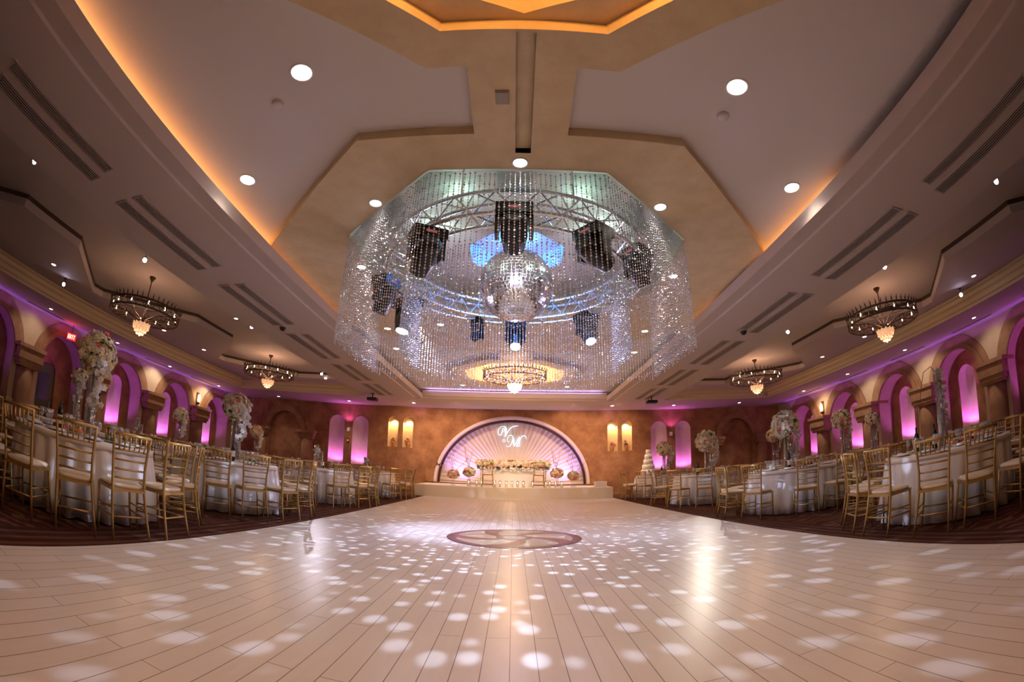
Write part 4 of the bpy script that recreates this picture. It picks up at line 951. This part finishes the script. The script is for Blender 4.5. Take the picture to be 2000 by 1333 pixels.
# ------------------------------------------------------------------ wall fittings
for i, x in enumerate(WN):
    t = thing('potted_flowers', 'mauve potted flowers in the lit wall window, %s from the left' % ORD[i], 'potted flowers', (x, YB + .112, 1.80), 0, 'pots in the warm wall windows')
    mb = MB(); mb.lathe([(.06, 0), (.08, .17), (.085, .18)], n=16); mb.build('pot', 'terracotta', t, True)
    mb = MB()
    for k in range(26): blossom(mb, (random.gauss(0, .045), random.gauss(0, .018), .26 + random.gauss(0, .06)), (random.gauss(0, 1), -1, random.gauss(.4, 1)), .04, k % 3)
    mb.build('blooms', ['purpleflower', 'rose_pk', 'leaf'], t)
    lamp('SPOT', (x, YB - .03 + .12, 2.98), (1, .66, .26), 60, .03, (x, YB + .2, 1.7), 120, .5)
for sg, X, y in ((1, XR, 14.92), (-1, XL, 15.43), (-1, XL, 3.1)):
    t = thing('wall_sconce', 'lit amber wall sconce between arches, %s' % ('on the right wall' if sg > 0 else 'far end of left wall' if y > 10 else 'near end of left wall'), 'sconce', (X, y, 2.78))
    mb = MB(); mb.box((-sg * .02, 0, .02), (.04, .16, .50)); mb.lathe([(.02, -.24), (.06, -.16), (.03, -.12)], (-sg * .11, 0, 0), 12); mb.tube([(-sg * .03, 0, -.18), (-sg * .11, 0, -.18)], .015, 8); mb.build('bracket', 'bronze', t)
    mb = MB(); mb.lathe([(.04, -.12), (.065, -.05), (.06, .10), (.03, .2)], (-sg * .11, 0, 0), 14); mb.build('lamp_glass', 'sconce', t, True)
    lamp('POINT', (X - sg * .35, y, 2.9), (1, .55, .22), 5, .06)
# exit sign
t = thing('exit_sign', 'red lit EXIT sign above the left door arch', 'exit sign', (XL + .35, 7.75, 3.16), math.radians(60))
mb = MB(); mb.box((0, 0, 0), (.34, .05, .20)); mb.build('housing', 'exitface', t)
mb = MB(); mb.tube([(0, 0, .1), (0, 0, .34)], .012, 8); mb.build('hanger', 'black', t)
M['exitlet'] = emis('exit_letters', (1, .55, .45), 6)
mb = MB(); B = lambda x, z, w_, h_, a=0: mb.box((x, -.028, z), (w_, .006, h_), 0, 0, Matrix.Rotation(a, 3, 'Y'))
B(-.125, 0, .014, .12)
for z in (-.053, 0, .053): B(-.10, z, .055, .014)
B(-.035, 0, .014, .135, .5); B(-.035, 0, .014, .135, -.5)
B(.035, 0, .014, .12); B(.10, 0, .014, .12); B(.10, .053, .065, .014)
o = mb.build('lettering', 'exitlet', t); o['label'] = 'glowing pale EXIT letters'
lamp('POINT', (XL + .6, 7.5, 3.2), (1, .03, .02), 3, .1)
# door in the left arcade
t = thing('door_1', 'dark wooden door with glass panel behind the left arch', 'door', (XL - .76, 7.47, 0)); struct(t)
mb = MB(); mb.box((0, 0, 1.15), (.05, .94, 2.2)); mb.build('door_panel', 'door', t); mb = MB(); mb.box((.03, 0, 1.55), (.01, .5, .8)); mb.build('door_glass', 'doorglass', t); mb = MB(); mb.tube([(.05, .38, .95), (.05, .38, 1.15)], .015, 8); mb.build('door_handle', 'silver', t)
# fire alarms and small plates on walls between niches
for x, z, nm, m in ((-7.0, 1.95, 'fire_alarm', 'red'), (6.62, 1.95, 'fire_alarm', 'red'), (-7.0, 2.4, 'wall_plate', 'paper'), (6.62, 2.45, 'wall_plate', 'paper')):
    s = 'left' if x < 0 else 'right'
    t = thing(nm, ('small red fire alarm' if m == 'red' else 'small white plate') + ' between the purple niches, %s of the stage' % s, nm.replace('_', ' '), (x, YB, z))
    mb = MB(); mb.box((0, -.02, 0), (.12, .04, .16)); mb.build('body', m, t); mb = MB(); mb.box((0, -.045, -.02), (.07, .01, .07)); mb.build('cover', 'paper', t)

# ------------------------------------------------------------------ lights
# niche uplights
def niche_light(p, tgt, col, e, size=120): lamp('SPOT', p, col, e, .02, tgt, size, .6)
for x, y, sg in NICHES:
    niche_light((x + sg * .05, y, .975), (x + sg * .27, y, 2.3), MAG if sg > 0 else (.70, .13, .95), 28, 155)
for x in BN: niche_light((x, YB + .05, .975), (x, YB + .27, 2.3), MAG, 26, 155)
for X, sg, YS in ((XR, 1, RY), (XL, -1, LY)):
    for y in YS:
        lamp('SPOT', (X + sg * .42, y - .80, 2.08), PURP if sg < 0 else (.72, .13, .95), 15, .04, (X + sg * .34, y + .5, 2.95), 115, .6)
    o = lamp('AREA', (X - sg * .22, 8, 3.22), (.40, .12, 1.0) if sg < 0 else (.46, .13, 1.0), 20, shape=(.08, 19.0)); o.rotation_euler = (PI, 0, 0)  # added strip washing the low ceiling purple, no fixture behind it
for x in (-7.0, 6.62, -3.9, 3.9): lamp('SPOT', (x, YB - .25, 2.65 if abs(x) > 5 else 3.0), MAG if abs(x) > 5 else PURP, 22 if abs(x) > 5 else 3, .05, (x, YB - .16, 3.5), 130, .7)
# stage uplights and warm wash
for x in (-2.15, 2.15): lamp('SPOT', (x, YB - .35, .48), (.45, .30, 1.0), 105, .05, (x * .9, YB + .5, 1.8), 110, .8)
lamp('SPOT', (-1.75, 14.8, 3.7), (1, .74, .50), 260, .1, (-.4, 17.2, .9), 60, .7); lamp('SPOT', (1.75, 14.8, 3.7), (1, .74, .50), 260, .1, (.4, 17.2, .9), 60, .7)
for x in (-.1,): lamp('POINT', (x, 16.1, .75), (1, .6, .3), 4, .2)
o = lamp('AREA', (0, 15.82, 3.70), (.50, .36, 1.0), 14, shape=(6.2, .05)); o.rotation_euler = (PI, 0, 0)
for x in (-3.9, 3.9, -2.2, 2.2): lamp('SPOT', (x, 16.6, 3.45), (1, .66, .40), 150, .06, (x, YB, 1.7), 110, .8)
# cove strips along the fascia: real emissive strips lying in the trough
for sg, y0, y1, e in ((-1, -1.0, 7.7, 1), (1, 3.2, 5.2, .8), (1, 6.6, 8.2, .8)):
    mb = MB(); mb.box((sg * 3.62, (y0 + y1) / 2, 3.612), (.03, y1 - y0, .012)); o = mb.build('cove_light', 'cove'); tag(o, 'warm light strip hidden in the %s ceiling cove, %s' % (side_word[sg], 'long one' if sg < 0 else 'near part' if y0 < 5 else 'far part'), 'light strip')
    o = lamp('AREA', (sg * 3.62, (y0 + y1) / 2, 3.63), (1, .42, .13), (2.2 if sg < 0 else 1.6) * (y1 - y0), shape=(.06, y1 - y0)); o.rotation_euler = (PI, 0, 0)
# near and far octagon recess glow, blue dome
for a in range(4): lamp('POINT', (near_c[0] + .8 * math.cos(a * PI / 2 + PI / 4), near_c[1] + .8 * math.sin(a * PI / 2 + PI / 4), 3.97), (1, .46, .12), 16, .08)
for a in range(4): lamp('POINT', (far_c[0] + 1.15 * math.cos(a * PI / 2 + PI / 4), far_c[1] + 1.15 * math.sin(a * PI / 2 + PI / 4), 3.98), (1, .56, .2), 9, .08)
lamp('POINT', (0, 6.25, 4.42), (.05, .28, 1.0), 45, .1)
# moving head beams on the floor and ball, then added fill points
lamp('SPOT', (0, 7.1, 3.0), (.58, .70, 1.0), 1350, .06, (.35, 7.4, 0), 62, .9)
lamp('SPOT', (-1.4, 6.2, 3.0), (.56, .63, 1.0), 650, .06, (-.7, 6.9, 0), 58, .9)
lamp('SPOT', (1.1, 6.8, 3.0), (.60, .71, 1.0), 1350, .06, (1.8, 7.0, 0), 60, .9)
lamp('SPOT', (0, 4.25, 3.15), (.82, .82, 1.0), 420, .10, (0, 5.62, 3.45), 40, .5)
lamp('POINT', (.0, 6.5, 2.75), (.62, .58, 1.0), 30, .08); lamp('POINT', (-1.0, 5.7, 2.8), (.62, .58, 1.0), 16, .06); lamp('POINT', (1.0, 5.7, 2.8), (.62, .58, 1.0), 16, .06)  # added fill inside the curtain to brighten the beads, not fixtures
for x, y in ((-.7, 4.5), (.75, 4.5), (-1.1, 5.4), (1.1, 5.3)): lamp('POINT', (x, y, 4.0), (.55, .95, .85), 7, .06)  # added teal points tinting the near side of the truss, not fixtures
# mirror ball sparkle: an added small lamp under the ball, its dotted gobo imitating the reflections
g = lamp('POINT', (cx, cy, 2.82), (.60, .72, 1.0), 620, .012, name='mirror_ball_reflections')
d = g.data; d.use_nodes = True; n = d.node_tree; L = n.links.new
em = [x for x in n.nodes if x.type == 'EMISSION'][0]
tc = N(n, 'ShaderNodeTexCoord'); vo = N(n, 'ShaderNodeTexVoronoi', feature='F1'); vo.inputs['Scale'].default_value = 19; vo.inputs['Randomness'].default_value = .62
L(tc.outputs['Normal'], vo.inputs['Vector'])
mr = N(n, 'ShaderNodeMapRange'); mr.interpolation_type = 'SMOOTHSTEP'; mr.inputs['From Min'].default_value = .38; mr.inputs['From Max'].default_value = .18; mr.inputs['To Min'].default_value = 0; mr.inputs['To Max'].default_value = 1
L(vo.outputs['Distance'], mr.inputs['Value'])
sx = N(n, 'ShaderNodeSeparateXYZ'); L(tc.outputs['Normal'], sx.inputs[0])
ab = N(n, 'ShaderNodeMath', operation='MULTIPLY'); ab.inputs[1].default_value = -1.0; L(sx.outputs[2], ab.inputs[0])
ma = N(n, 'ShaderNodeMapRange'); ma.inputs['From Min'].default_value = .12; ma.inputs['From Max'].default_value = .25; L(ab.outputs[0], ma.inputs['Value'])
mu = N(n, 'ShaderNodeMath', operation='MULTIPLY'); L(mr.outputs[0], mu.inputs[0]); L(ma.outputs[0], mu.inputs[1]); L(mu.outputs[0], em.inputs['Strength'])
# warm-white side spot throwing chair shadows toward the camera on the right of the floor
lamp('SPOT', (6.4, 14.3, 3.7), (1, .90, .76), 300, .05, (3.3, 5.6, 0), 20, .35)
lamp('SPOT', (-6.5, 14.4, 3.7), (.9, .85, 1), 260, .05, (-4.2, 5.8, .3), 22, .5)
